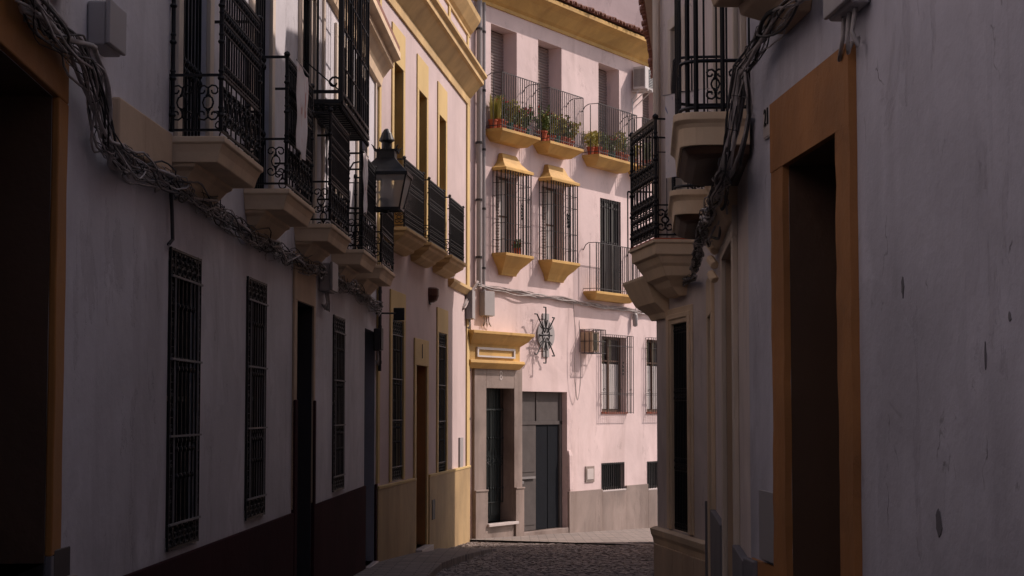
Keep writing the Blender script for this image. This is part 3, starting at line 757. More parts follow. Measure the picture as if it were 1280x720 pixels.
# ochre canopy over the entrance
s0c, s1c = FF.s(590, 415, .3), FF.s(668, 420, .3); zc0 = FF.z(590, 412, .3); zc1 = FF.z(592, 458, .12)
m = bf.mb(); a, c = s0c + .03, s1c - .02; m.uloft([(zc0, a, c, .32), (zc0 - .05, a, c, .32), (zc0 - .07, a + .03, c - .03, .29), (zc0 - .14, a + .07, c - .07, .24), (zc0 - .16, a + .09, c - .09, .22), (zc0 - .24, a + .2, c - .2, .13), (zc0 - .27, a + .2, c - .2, .12), (zc1 + .1, a + .2, c - .2, .12)])
m.uloft([(zc1 + .12, a + .13, c - .13, .18), (zc1 + .07, a + .12, c - .12, .19), (zc1 + .0, a + .17, c - .17, .13), (zc1 - .03, a + .18, c - .18, .1)])
cn = m.build('canopy', 'ochre', bf.root, bev=.006)
m = bf.mb(); pa = [a + .42, c - .42, zc1 + .17, zc0 - .28]
for q in ((pa[0], pa[0] + .05, pa[2], pa[3]), (pa[1] - .05, pa[1], pa[2], pa[3]), (pa[0] + .05, pa[1] - .05, pa[2], pa[2] + .03), (pa[0] + .05, pa[1] - .05, pa[3] - .04, pa[3])): m.box(q[0], q[1], .12, .15, q[2], q[3])
m.build('panel_frame', 'white_plastic', cn)
# wide metal door
gx = gd[0]; gW = gd[1] - gd[0]; mid = gx + gW * .44; top = gd[3] - .62
m = bf.mb(); m.box(gx, gd[1], -.15, -.10, top, top + .07); m.box(mid - .02, mid + .02, -.15, -.10, top + .07, gd[3]); m.box(gx, gx + .04, -.15, -.10, gd[2], top)
m.box(gx, gx + .04, -.15, -.1, top + .07, gd[3]); m.box(gd[1] - .12, gd[1] - .02, -.16, -.1, gd[2], gd[3]); m.box(gx + .04, mid - .02, -.15, -.12, top + .07, gd[3]); m.box(mid + .02, gd[1] - .12, -.15, -.12, top + .07, gd[3])
mdr = m.build('metal_door', 'door_grey', bf.root, bev=.004)
m = bf.mb(); m.box(gx + .05, mid - .01, -.145, -.115, gd[2] + .02, top); m.box(gx + .1, mid - .06, -.115, -.105, gd[2] + .12, gd[2] + .95); m.box(gx + .1, mid - .06, -.115, -.105, gd[2] + 1.1, top - .1); lf = m.build('door_leaf', 'door_grey', mdr, bev=.004)
m = bf.mb(); m.box(gx + .06, mid - .1, -.105, -.07, gd[2] + .98, gd[2] + 1.02); m.box(gx + .06, gx + .2, -.1, -.04, gd[2] + .9, gd[2] + .95); m.build('handle', 'iron_dusty', mdr)
m = bf.mb(); m.box(mid + .01, gd[1] - .13, -.15, -.125, gd[2] + .02, top); x_ = (mid + gd[1]) / 2 - .05; m.box(x_ - .01, x_ + .01, -.125, -.115, gd[2] + .02, top); m.build('door_leaf', 'door_blue', mdr, bev=.004)
# white guard beside the door
bf.mb().uloft([(1.15, gd[1] + .02, gd[1] + .12, .02), (1.05, gd[1] + .0, gd[1] + .15, .05), (zpl, gd[1] + .0, gd[1] + .15, .06)]).build('jamb_guard', 'white_far', bf.root, bev=.01)
# stone plinth right of the door, stepping down under the vents
m = bf.mb(); q0 = gd[1] + .005; zp = zpl - .03
segs = [(q0, v1[0] - .04, zp), (v1[0] - .04, v1[1] + .04, v1[2] - .035), (v1[1] + .04, v2[0] - .04, zp + .03), (v2[0] - .04, v2[1] + .04, v2[2] - .035), (v2[1] + .04, 16.9, zp + .02)]
for a, c, z in segs: m.box(a + .001, c - .001, .002, .045, -1.1, z)
build_each(m, 'plinth', 'stone', bf.root, bev=.004)
m = bf.mb(); q = FF.rect(731, 583, 742, 603); m.box(q[0], q[1], 0, .02, q[2], q[3]); mc = m.build('meter_cover', 'stone', bf.root, bev=.003)
bf.box('meter_lid', 'marble', sub(q, .05), .02, .03, parent=mc)
# eave: ochre cove, tiles
zj = 9.2
m = bf.mb(); m.extrude([(0, zj), (.03, zj), (.04, zj + .06), (.10, zj + .10), (.26, zj + .26), (.32, zj + .30), (.40, zj + .34), (.40, zj + .42), (-.2, zj + .42), (-.2, zj)], -.12, 17)
m.build('eave', 'ochre', bf.root, bev=.005)
def tiles(b, s0, s1, o1, z, o0, rise, parent, pitch=.21, r=.085):
    m = b.mb(); n = int((s1 - s0) / pitch)
    for i in range(n):
        x = s0 + (i + .5) * pitch + rnd.uniform(-.01, .01); e = o1 + rnd.uniform(-.02, .03); dz = rnd.uniform(-.008, .012); rings = []
        for (o_, zz) in ((e, z + dz), (o0, z + rise)):
            ring = [(x + math.cos(t * math.pi / 6) * r, o_, zz + math.sin(t * math.pi / 6) * r * .9) for t in range(7)] + [(x + math.cos(t * math.pi / 6) * (r - .018), o_, zz + math.sin(t * math.pi / 6) * (r - .018) * .9) for t in range(6, -1, -1)]
            rings.append(ring)
        m.loft(rings)
    m.quad((s0, o1 - .06, z + .005), (s1, o1 - .06, z + .005), (s1, o0, z + rise), (s0, o0, z + rise))
    return m.build('roof_tiles', 'tile', parent)
rf = bf.mb().extrude([(.38, zj + .424), (-4, zj + 1.6), (-7.9, zj + .4), (-7.9, zj + .2), (-.3, zj + .3)], -.12, 17).build('roof', 'tile', bf.root)
tiles(bf, -.1, 12, .46, zj + .46, -1.2, .46, rf)
# set-back attic, its visible wall angled so the sun only grazes it
m = MB(lambda a, b, c: Vector((a, b, c))); P1, P2, P3, P4 = (-.9, 39.8), (8, 46.5), (5, 52), (-4, 46)
inv_ = Matrix.Translation(bf.F.p0) @ Matrix.Rotation(bf.F.rz, 4, 'Z'); inv_.invert()
m.loft([[tuple(inv_ @ Vector((x, y, z))) for x, y in (P1, P2, P3, P4)] for z in (9.0, 14.0)]); m.build('attic', 'white_far', bf.root)

# ================================================================== RIGHT
FR = Fac((2.0, 0.0), -.0652, 1)
br = Bld(FR, 'right_house', 'white cracked plaster house with the orange door frame on the right')
SR = FR.sY(10.3)
zl = FR.z(985, 208); aa = FR.s(1055, 300); cc = FR.s(987, 300)
rd = br.hole([aa, cc, .0, zl], .40); br.revmat = {0: 'brown_reveal'}
br.wall(-13, SR, -.3, 8.0, 'white_right', 6)
zo = FR.z(972, 130); m = br.mb(); w1 = FR.s(972, 300) - cc; w0 = aa - FR.s(1073, 300)
rough_box(m, cc, cc + w1, 0, .035, 0, zl, .12, .006); rough_box(m, aa - w0, aa, 0, .035, 0, zl, .12, .006)
m.box(aa - w0, cc + w1, 0, .036, zl, zo); m.build('door_surround', 'orange', br.root)
door(br, rd, .37, 'dark_wood', 2, 4)
m = br.mb(); a = cc + w1 + .02; m.box(a, SR - .1, .002, .02, -.3, FR.z(960, 703)); build_each(m, 'plinth', 'orange', br.root, bev=.01)
m = br.mb(); rough_box(m, SR - .28, SR - .0, .002, .045, -.3, FR.z(940, 697), .1, .004); m.build('plinth_end', 'grey_plinth', br.root, bev=.01)
# upper balcony slab near the top of the picture
sa, sc = FR.sY(8.45), FR.sY(9.5)
m = br.mb(); z = 4.14
m.uloft([(z, sa, sc, .40), (z - .05, sa, sc, .40), (z - .08, sa + .03, sc - .03, .36), (z - .15, sa + .05, sc - .05, .34)])
m.uloft([(z - .15, sa + .1, sc - .1, .22), (z - .2, sa + .1, sc - .1, .21), (z - .25, sa + .2, sc - .2, .13), (z - .33, sa + .25, sc - .25, .06)])
rb_ = m.build('balcony', 'cream_dull', br.root, bev=.01); rail_ornate(br, rb_, sa, sc, z, .40)
# chip in the plaster
def chip(px0, py0, px1, py1, depth=.004):
    m = br.mb(); n = 14; a, z1 = FR.sz(px0, py0); c, z0 = FR.sz(px1, py1); cx, cz = (a + c) / 2, (z0 + z1) / 2
    pts = [(cx + math.cos(t * 2 * math.pi / n) * abs(math.cos(t * 2 * math.pi / n)) ** .6 * abs(c - a) / 2 * rnd.uniform(.5, 1.2), .003, cz + math.sin(t * 2 * math.pi / n) * (z1 - z0) / 2 * rnd.uniform(.85, 1.1)) for t in range(n)]
    m.loft([[(p[0], -.001, p[2]) for p in pts], [(p[0], .003, p[2]) for p in pts]])
    m.build('plaster_chip', 'grey_plinth', br.root)
chip(1169, 634, 1179, 672); chip(1231, 425, 1233.5, 462); chip(1260, 390, 1265, 402); chip(1127, 345, 1131, 372)

FM = Fac((1.33, 10.3), .074, 1)
bm_ = Bld(FM, 'portal_house', 'white house with the carved portal and two rounded balconies on the right')
SM = FM.sY(17.17)
pr_ = bm_.hole([FM.sY(11.75), FM.sY(13.35), .05, 3.0], .35); pr2 = bm_.hole([FM.sY(15.95), FM.sY(16.75), .1, 2.75], .3)
u1 = bm_.hole([FM.sY(10.5), FM.sY(11.3), 3.6, 5.7], .25); u2 = bm_.hole([FM.sY(14.0), FM.sY(14.8), 3.6, 5.7], .25)
bm_.revmat = {0: 'cream_dull', 1: 'cream_dull'}
bm_.wall(0, SM, -.3, 8.45, 'white_mid', 6)
door(bm_, pr_, .33, 'brown_wood', 2, 4); door(bm_, pr2, .28, 'dark_wood', 1, 3)
bm_.surround(pr2, .28, .03, 'cream', 'door_surround', top=.35); bm_.surround(pr_, .20, .035, 'cream_pale', 'door_surround', top=.2)
m = bm_.mb(); a, c = pr_[0] - .25, pr_[1] + .3
m.uloft([(3.62, a, c, .14), (3.56, a, c, .14), (3.5, a + .04, c - .04, .1), (3.38, a + .06, c - .06, .06)]); 
for k in range(4): m.tube([(c - .02, .07 + .0 * k, 3.2 - k * .11), (c + .18 - .05 * k, .10, 3.26 - k * .11)], .035, 6)
m.uloft([(3.34, a + .02, c + .05, .17), (3.24, a + .04, c + .03, .15), (3.1, a + .1, c, .06)])
m.build('portal_cornice', 'cream', bm_.root, bev=.006)
m = bm_.mb()
for a, c in ((0.03, pr_[0] - .2), (pr_[1] + .2, pr2[0] - .28), (pr2[1] + .28, SM - .01)): m.box(a, c, .002, .05, -.3, FM.z(915, 666))
build_each(m, 'plinth', 'grey_plinth', bm_.root, bev=.006)
for r in (u1, u2):
    w = window(bm_, r, .22, 'dark_wood', 'glass', 2, (.3, .6), 'balcony_door'); bm_.surround(r, .13, .03, 'cream_pale', 'window_surround')
def round_balcony(a, c, z, pr, tall):
    m = bm_.mb()
    def ring(zz, e, n=5):
        A, C, O, rr = a + e, c - e, pr - e, .13
        pts = [(A, 0, zz)] + [(A + rr - math.cos(t * math.pi / 2 / n) * rr, O - rr + math.sin(t * math.pi / 2 / n) * rr, zz) for t in range(n + 1)]
        pts += [(C - rr + math.sin(t * math.pi / 2 / n) * rr, O - rr + math.cos(t * math.pi / 2 / n) * rr, zz) for t in range(n + 1)] + [(C, 0, zz)]
        return pts
    m.loft([ring(z, 0), ring(z - .04, 0), ring(z - .06, .02), ring(z - .08, .03), ring(z - .18, .035)])
    bl = m.build('balcony', 'cream', bm_.root, bev=.004)
    sf_ = bm_.mb().loft([ring(z - .182, .05), ring(z - .22, .08), ring(z - .24, .13)]); sf_.build('soffit', 'brown_wood', bl)
    m = bm_.mb(); H = 1.0
    R_ = [(p[0], p[1]) for p in ring(0, .04)]
    for v in (.03, .29, H): m.tube([(x, y, z + v) for x, y in R_], .011, 5)
    near, front, far = three_sides(bm_, a, c, z, pr, .04)
    for k, (P, L) in enumerate((near, front, far)):
        if k == 1: Q = lambda u, v: P(u + .13, v); LL = L - .26
        else: Q = P; LL = L - .13
        scroll_panel(m, Q, LL, .03, .29, .13, .007); bars(m, Q, LL, 0, H, .125, .008)
    if tall:
        for x, y in ((a + .04, pr * .35), (a + .04, pr * .7), (a + .1, pr - .08), (a + .5, pr - .04), (c - .3, pr - .04), (c - .04, pr * .6)):
            m.bar((x, y, z), (x, y, z + 2.4), .015, 6)
        m.tube([(x, y, z + 2.4) for x, y in R_], .015, 5)
    m.build('railing', 'iron', bl)
round_balcony(FM.sY(10.05), FM.sY(11.6), 3.55, .42, True)
round_balcony(FM.sY(13.6), FM.sY(15.2), 3.55, .40, False)
m = bm_.mb(); m.extrude([(0, 8.15), (.05, 8.15), (.08, 8.25), (.2, 8.35), (.25, 8.44), (0, 8.47)], 0, SM); m.build('cornice', 'cream', bm_.root, bev=.004)

FB = Fac((1.838, 17.17), -.128, 1)
bb = Bld(FB, 'corner_window_house', 'white corner house with a cream framed window under the big moulded balcony')
SB = FB.sY(19.5)
wr = bb.hole(FB.rect(862, 402, 840, 662), .18) if False else None
a = FB.s(861, 500); c = FB.s(841, 500); z0 = FB.z(841, 661); z1 = FB.z(841, 406); wr = bb.hole([a, c, z0, z1], .16)
ub = bb.hole([a + .1, c - .1, 3.62, 5.8], .2)
bb.revmat = {0: 'cream', 1: 'cream_pale'}
bb.wall(0, SB, -.3, 9.0, 'white_mid', 5)
w = window(bb, wr, .14, 'dark_wood', 'glass')
m = bb.mb(); L = c - a; P = lambda u, v: (a + u, -.02, z0 + v); H = z1 - z0; bars(m, P, L, 0, H, .075, .011)
for f in (.3, .335, .64, .67, .02, .97): bead_band(m, P, L, H * f, .075, .014)
m.build('grille', 'iron', w)
m = bb.mb(); t = .02; W_ = .22
m.box(a - W_, a, 0, t, z0, z1 + .16); m.box(c, c + W_, 0, t, z0, z1 + .16); m.box(a, c, 0, t, z1, z1 + .16)
m.box(a - W_ + .05, a - .06, t, t + .014, z0, z1 + .1); m.box(c + .06, c + W_ - .05, t, t + .014, z0, z1 + .1); m.box(a - .06, c + .06, t, t + .014, z1 + .05, z1 + .1)
m.build('window_surround', 'cream', bb.root, bev=.006)
zs = FB.z(822, 660)
m = bb.mb(); m.extrude([(0.002, zs - .16), (.03, zs - .16), (.04, zs - .1), (.06, zs - .06), (.07, zs), (.002, zs + .02)], .0, SB + .1); m.build('string_course', 'cream', bb.root, bev=.004)
m = bb.mb(); n = 5
for i in range(n): x0 = .02 + (SB - .02) * i / n; m.box(x0 + .012, x0 + (SB - .02) / n - .012, .002, .05, -.3, zs - .16)
m.box(0, SB, .002, .038, -.3, zs - .165); build_each(m, 'plinth', 'cream_dull', bb.root, bev=.004)
uw = window(bb, ub, .18, 'dark_wood', 'glass', 2, (.3, .65), 'balcony_door'); bb.surround(ub, .12, .03, 'cream_pale', 'window_surround')
m = bb.mb(); m.box(SB - .24, SB + .02, .0, .03, 3.6, 8.9); m.tube([(SB - .32, .06, 3.6), (SB - .32, .06, 8.9)], .035, 8); build_each(m, 'corner_strip', 'cream_pale', bb.root, bev=.004)
# big moulded balcony; outer face measured from the street
A = FB.sY(17.75); pr = .40
m = bb.mb(); C = FB.s(786, 320, .40); print('corner balcony', A, C, SB)
m.uloft([(3.56, A, C, pr), (3.53, A, C, pr), (3.52, A + .02, C - .02, pr - .02), (3.42, A + .03, C - .03, pr - .03), (3.40, A + .06, C - .06, pr - .06), (3.34, A + .09, C - .08, pr - .09), (3.31, A + .12, C - .1, pr - .11), (3.22, A + .15, C - .2, pr - .15), (3.18, A + .22, C - .25, pr - .2), (3.12, A + .3, C - .3, pr - .24), (3.04, A + .36, C - .4, .08)])
bl = m.build('balcony', 'cream', bb.root, bev=.005)
bb.mb().box(A + .02, C - .02, .02, pr - .01, 3.561, 3.575).build('floor_tiles', 'terracotta', bl, bev=.003)
m = bb.mb(); H = 1.16; z = 3.575; near, front, far = three_sides(bb, A, C, z, pr, .03)
P, L = front
m.bar(P(0, .03), P(L, .03), .014); m.bar(P(0, H), P(L, H), .022); bars(m, P, L, .03, H, .15, .010)
for v in (.10, .25, .36, .60, .73, 1.09): bead_band(m, P, L, v, .075, .020)
for v in (.04, .30, .60): scroll_panel(m, (lambda vv: (lambda x, y: (A + .03 + x, pr - .03, z + y)))(v), L, v, v + .14, .15, .009)
P, L = near; m.bar(P(0, .03), P(L, .03), .012); m.bar(P(0, .32), P(L, .32), .01); scroll_panel(m, P, L, .03, .32, .17, .010); m.bar(P(0, H), P(L, H), .012); m.bar(P(0, H * .72), P(L, H * .72), .007)
P, L = far; m.bar(P(0, H), P(L, H), .012); bars(m, P, L, 0, H, .1, .009)
post(m, front[0], 0, 0, H, .018); post(m, front[0], front[1], 0, H, .018)
m.build('railing', 'iron', bl)
# second balcony slab round the corner
m = bb.mb(); q = lambda z, e, f: [(SB - .6, .25 - e, z), (SB + .62 - f, .25 - e, z), (SB + .62 - f, -1.4, z), (SB - .6, -1.4, z)]
m.loft([q(3.30, 0, 0), q(3.27, 0, 0), q(3.12, .06, .1), q(3.02, .1, .2), q(2.92, .2, .38), q(2.86, .22, .45)]); m.build('balcony', 'cream', bb.root, bev=.005)
m = bb.mb(); P = lambda u, v: (SB + .58, .2 - u, 3.3 + v); bars(m, P, 1.5, 0, 1.0, .1, .009); m.bar(P(0, 1), P(1.5, 1), .012); m.build('railing', 'iron', bb.root)

# house round the corner that shades the street
FC_ = Fac((1.58, 20.0), .1057, 1)
bc = Bld(FC_, 'shaded_corner_house', 'white house with overhanging brown clay tile eave behind the corner balcony')
SC_ = 11.85
cw = [bc.hole([x, x + .9, 1.0, 2.8], .15) for x in (1.5, 4.5, 7.5)]
cw += [bc.hole([x, x + .9, 4.3, 6.3], .15) for x in (1.5, 4.5, 7.5)]
bc.wall(-.3, SC_, -.8, 7.6, 'white_mid', 3.6)
for r in cw: window(bc, r, .12)
m = bc.mb(); m.extrude([(0, 7.5), (.1, 7.5), (.3, 7.64), (.3, 7.66), (-3.6, 7.66), (-3.6, 7.6), (0, 7.6)], 1.9, SC_ + .05); m.build('eave', 'brown_wood', bc.root)
rf = bc.mb().extrude([(.3, 7.67), (-1.8, 8.4), (-3.7, 7.7)], 1.9, SC_ + .05).build('roof', 'tile', bc.root)
tiles(bc, 1.9, SC_ + .05, .38, 7.7, -1.7, .72, rf, .2, .08)

# unseen house added behind the camera, blocking sky to darken the near street
FZ = Fac((-6, -13), 1000, -1)
bz = Bld(FZ, 'unseen_end_house', 'unseen white house added to darken the near end of the street'); 
bz.F.n = Vector((0, 1, 0)); bz.F.side = 1
zw = [bz.hole([x, x + .9, 1.1, 2.9], .15) for x in (3.5, 7.0)]
bz.wall(0, 14, -.3, 8.5, 'white_mid', 5)
for r in zw: window(bz, r, .12)

# ================================================================== PAVEMENT with kerb
def pave_rows():
    rows = []
    ww = [(FA, y) for y in (-3, 4, 8.6, 12, 16, 20, 22.9)] + [(FY, y) for y in (24, 25.5, 27, 28.1)]
    for F, y in ww:
        p = F.W(F.sY(y), 0, 0) if y > 8.5 else FO.W(FO.sY(y), 0, 0)
        wdt = .72 if y < 28 else .72 + (y - 28) * .35
        z = gz(y) + (.10 if y < 25 else max(.035, .10 - (y - 25) * .013))
        rows.append(((p.x - .3, y, z), (p.x + wdt, y, z)))
    return rows
rows = pave_rows(); sheet('pavement', rows, 'slab', thick=.14)
m = MB()
for i in range(len(rows) - 1):
    a, b = Vector(rows[i][1]), Vector(rows[i + 1][1]); n = max(1, int((b - a).length / .8))
    for k in range(n):
        p, q = a.lerp(b, (k + .01) / n), a.lerp(b, (k + .99) / n)
        m.loft([[(p.x, p.y, p.z - .13), (p.x + .13, p.y, p.z - .13), (p.x + .12, p.y, p.z + .004), (p.x, p.y, p.z + .004)], [(q.x, q.y, q.z - .13), (q.x + .13, q.y, q.z - .13), (q.x + .12, q.y, q.z + .004), (q.x, q.y, q.z + .004)]])
tag(m.build('kerb', 'slab', bev=.012), kind='structure')
# apron of slabs in front of the far house
m = MB(); last = rows[-1]
N = 24
for i in range(N):
    for k in range(4):
        def pt(i, k):
            s = -.3 + 17 * i / N; wd = 3.4 + .6 * math.sin(i * .35)
            if i < 3: wd = 3.9
            p = FF.W(s, wd * k / 4, 0); return (p.x, p.y, gz(p.y) + (.034, .032, .030, .028, .004)[k] + .02 * (1 - k / 4))
        m.quad(pt(i, k), pt(i + 1, k), pt(i + 1, k + 1), pt(i, k + 1))
tag(m.build('pavement_apron', 'slab', fix=False), kind='structure')

# ================================================================== LOOSE THINGS
def fthing(F, name, label, cat, s, o, z, group=None):
    e = empty(name, F.W(s, o, z), F.rz, label, cat, group); return e, MB(lambda a, b, c: Vector((a, F.side * b, c)))
def newmb(F): return MB(lambda a, b, c: Vector((a, F.side * b, c)))

# cables ------------------------------------------------------------
def wobble_path(pts, seed, amp, step=.09):
    rr = random.Random(seed); out = []
    P = [Vector(p) for p in pts]
    ph = [rr.uniform(0, 6.28) for _ in range(6)]; fr = [rr.uniform(1.5, 5) for _ in range(6)]
    d = 0
    for i in range(len(P) - 1):
        n = max(1, int((P[i + 1] - P[i]).length / step))
        for k in range(n):
            t = k / n; p0 = P[max(i - 1, 0)]; p1 = P[i]; p2 = P[i + 1]; p3 = P[min(i + 2, len(P) - 1)]
            q = .5 * ((2 * p1) + (p2 - p0) * t + (2 * p0 - 5 * p1 + 4 * p2 - p3) * t * t + (3 * p1 - p0 - 3 * p2 + p3) * t ** 3)
            d += step
            off = Vector((math.sin(ph[0] + d * fr[0]) + .5 * math.sin(ph[1] + d * fr[1] * 2.3), math.sin(ph[2] + d * fr[2]) * .5, math.sin(ph[3] + d * fr[3]) + .6 * math.sin(ph[4] + d * fr[4] * 2.1)))
            out.append(q + off * amp * rr.uniform(.85, 1.1))
    out.append(P[-1]); return out
def bundle(label, pts, n, spread, amp, rad, mat='cable', mat2='cable_black', ties=True, group=None):
    e = empty('cable_bundle', pts[0], 0, label, 'cables', group)
    o = Vector(pts[0]); m1 = MB(); m2 = MB(); rr = random.Random(len(label))
    for k in range(n):
        a = rr.uniform(0, 6.28); r = spread * math.sqrt(rr.random())
        dv = Vector((abs(math.cos(a)) * r * .5 * 0 + rr.uniform(-.3, .3) * spread, 0, math.sin(a) * r))
        path = wobble_path([Vector(p) - o + dv * rr.uniform(.7, 1.3) + Vector((0, 0, -abs(rr.gauss(0, spread * .35)))) for p in pts], k * 13 + len(label), amp)
        (m2 if k % 3 == 0 else m1).tube(path, rad * rr.choice((.5, .7, .8, 1, 1.2, 2.0)), 5, raw=True)
    if ties:
        base = wobble_path([Vector(p) - o for p in pts], 3, 0, .33)
        for i in range(1, len(base) - 1):
            c = base[i]; t = (base[i + 1] - base[i - 1]).normalized(); x = t.cross(Vector((0, 0, 1))).normalized(); y = t.cross(x); rt = spread * .95 + rad
            rr2 = rt * rr.uniform(.8, 1.1)
            m2.tube([c + (x * math.cos(q) * .7 + y * math.sin(q)) * rr2 for q in [j * math.pi / 4 for j in range(9)]], rad * .5, 4, raw=True)
            if rr.random() < .7:
                m1.tube([c + y * rr2 * .8, c + y * rr2 * 1.3 + x * .03, c + y * rr2 * 1.7 + t * .03], rad * .4, 4, raw=True)
    m1.build('cables', mat, e, smooth=True); m2.build('dark_cables', mat2, e, smooth=True)
    return e
w = lambda F, px, py, o: F.W(*(lambda q: (q[0], o, q[1]))(F.sz(px, py, o)))
bundle('thick tangled grey cable bundle running along the left house below the balconies',
       [w(FO, 28, -30, .12), w(FO, 55, 22, .10), w(FO, 84, 50, .1), w(FA, 104, 78, .12), w(FA, 118, 118, .10), w(FA, 128, 168, .08), w(FA, 158, 195, .07), w(FA, 207, 222, .06), w(FA, 262, 256, .05), w(FA, 330, 302, .05), w(FA, 395, 335, .05), w(FA, 440, 358, .05), w(FA, 474, 384, .05)], 20, .055, .036, .0052)
bundle('slim loose cables drooping beside the near end of the left wall cables', [w(FO, 40, 0, .14), w(FA, 112, 70, .12), w(FA, 128, 100, .08), w(FA, 133, 150, .06), w(FA, 136, 190, .07), w(FA, 160, 214, .05)], 6, .03, .03, .007, ties=False)
bundle('thick wrapped grey cable bundle sweeping down the right house from its upper balcony',
       [w(FR, 1010, -14, .10), w(FR, 978, 14, .10), w(FR, 952, 42, .09), w(FR, 938, 66, .10), at(925, 84, 9.75), at(920, 120, 9.75), at(914, 160, 9.8), at(906, 205, 9.9), at(893, 245, 11.2), at(880, 280, 13.2), at(873, 308, 15.2), at(868, 338, 17.1)], 16, .045, .026, .0058)
bundle('two dangling cables looping off the right cable bundle', [at(930, 84, 9.7), at(935, 140, 9.8), at(924, 190, 9.9), at(910, 240, 11.0), at(898, 280, 12.4), at(886, 305, 13.6)], 3, .03, .02, .008, ties=False)
bundle('frayed cable bundle under the big corner balcony', [at(818, 372, 19.3), at(835, 358, 18.7), at(852, 352, 18.1), at(869, 345, 17.3)], 8, .04, .012, .009)
bundle('loose dusty cable bundle along the sunlit far facade', [w(FF, 594, 356, .08), w(FF, 618, 358, .06), w(FF, 650, 364, .05), w(FF, 690, 371, .05), w(FF, 722, 376, .05), w(FF, 760, 383, .05), w(FF, 800, 388, .05), w(FF, 836, 394, .05)], 8, .055, .018, .010, 'cable_far', 'cable', ties=False)
bundle('sagging white wire looping over the far facade from the corner pipe', [at(597, 352, 31.9), at(585, 372, 31.6), at(578, 384, 31.2)], 4, .03, .02, .010, 'cable_far', 'cable', ties=False)
bundle('hanging loop of wire below the far facade cables', [w(FF, 717, 376, .06), w(FF, 719, 420, .1), w(FF, 718, 470, .08), w(FF, 722, 500, .06), w(FF, 726, 470, .06), w(FF, 724, 400, .05)], 2, .01, .008, .006, 'cable', 'cable_far', ties=False)
bundle('thin wires dangling down the white wall left of the first barred window', [w(FA, 213, 228, .03), w(FA, 215, 262, .03), w(FA, 216, 300, .03), w(FA, 211, 306, .03)], 2, .006, .003, .006, ties=False)

# junction boxes
def jbox(F, r, pr, label, mat='plastic_grey', name='junction_box', wires=True, group=None):
    a, c, z0, z1 = r; e, m = fthing(F, name, label, 'junction box', (a + c) / 2, 0, z0, group); W = (c - a) / 2; H = z1 - z0
    m.box(-W, W, .002, pr * .8, 0, H).build('body', mat, e, bev=.012)
    n = newmb(F); n.box(-W - .008, W + .008, pr * .8, pr, .01, H + .008).build('lid', mat, e, bev=.006)
    if wires:
        t = newmb(F)
        for k in (-.5, 0, .5): t.tube([(W * k, pr * .4, 0), (W * k * .8, pr * .5, -.1), (W * k * 1.6 + .03, pr * .4, -.17), (W * k + .05, .02, -.12)], .010, 6)
        t.build('wires', 'cable', e, smooth=True)
    return e
jbox(FA, FA.rect(121, 0, 141, 57, .05), .12, 'pale electrical box at the top of the left wall near the thick cables', 'plastic_grey', wires=False)
jbox(FA, FA.rect(398, 328, 405, 364), .14, 'grey electrical box with curled wires under the third balcony', 'plastic_grey')
jbox(FA, [SA - .35, SA - .12, FA.z(466, 438), FA.z(466, 410)], .10, 'small dark electrical box by the end of the long white house', 'iron_grey')
jbox(FY, [SY - .42, SY - .05, FY.z(580, 398), FY.z(580, 362)], .13, 'white electrical box at the yellow trimmed house corner above the ochre pipe')
jbox(FF, FF.rect(599, 364, 611, 395), .12, 'brownish electrical box on the sunlit facade above the door canopy', 'plastic_grey')
jbox(FR, [FR.s(1090, 20), FR.s(1060, 20), FR.z(1060, 28), 4.2], .11, 'grey fuse box above the orange door frame on the right', 'plastic_grey')
jbox(FR, [FR.s(975, 650), FR.s(957, 650), FR.z(957, 700), FR.z(957, 614)], .035, 'grey meter box low on the wall beside the orange frame', 'plastic_grey', name='meter_box', wires=False)['category'] = 'meter box'
jbox(FA, FA.rect(55, 690, 74, 728), .05, 'dark meter cover at the foot of the left wall beside the portal', 'iron_grey', name='meter_box', wires=False)['category'] = 'meter box'
jbox(FR, [FR.s(966, 160), FR.s(957, 160), FR.z(957, 176), FR.z(957, 140)], .012, 'weathered number tile beside the orange door frame', 'marble', name='number_tile', wires=False)['category'] = 'house number'
tile = bpy.data.objects['number_tile']; tn = text('numerals', '21', .13, 'iron', tile, (0, .016, .07), (R(90), 0, R(180)), .002)

# pipes
def pipe(label, p, q, r, mat, F, name='drainpipe'):
    e = empty(name, p, 0, label, 'pipe'); o = Vector(p); m = MB(); d = Vector(q) - o
    m.tube([(0, 0, 0), tuple(d)], r, 10, raw=True); m.build('pipe', mat, e, smooth=False)
    c = MB(); n = 5
    for i in range(n): t = d * ((i + .5) / n); c.tube([t - Vector((0, 0, .02)), t + Vector((0, 0, .02))], r * 1.25, 10, raw=True)
    c.build('clips', 'iron_grey', e); return e
pipe('ochre painted drainpipe at the corner of the yellow trimmed house', FY.W(SY + .07, -.02, gz(32)), FY.W(SY + .07, -.02, 3.9), .045, 'ochre_pale', FY)
pipe('tall pale drainpipe nearest the far facade corner', FF.W(.12, .07, 4.1), FF.W(.12, .07, 9.2), .05, 'plastic_grey', FF)
pipe('second slimmer pale pipe beside the far corner drainpipe', FF.W(.30, .06, 3.9), FF.W(.30, .06, 9.2), .03, 'plastic_grey', FF)
pipe('thin iron pipe at the boundary of the long white house', FA.W(SA - .05, .05, 2.4), FA.W(SA - .05, .05, 3.5), .02, 'iron_grey', FA)

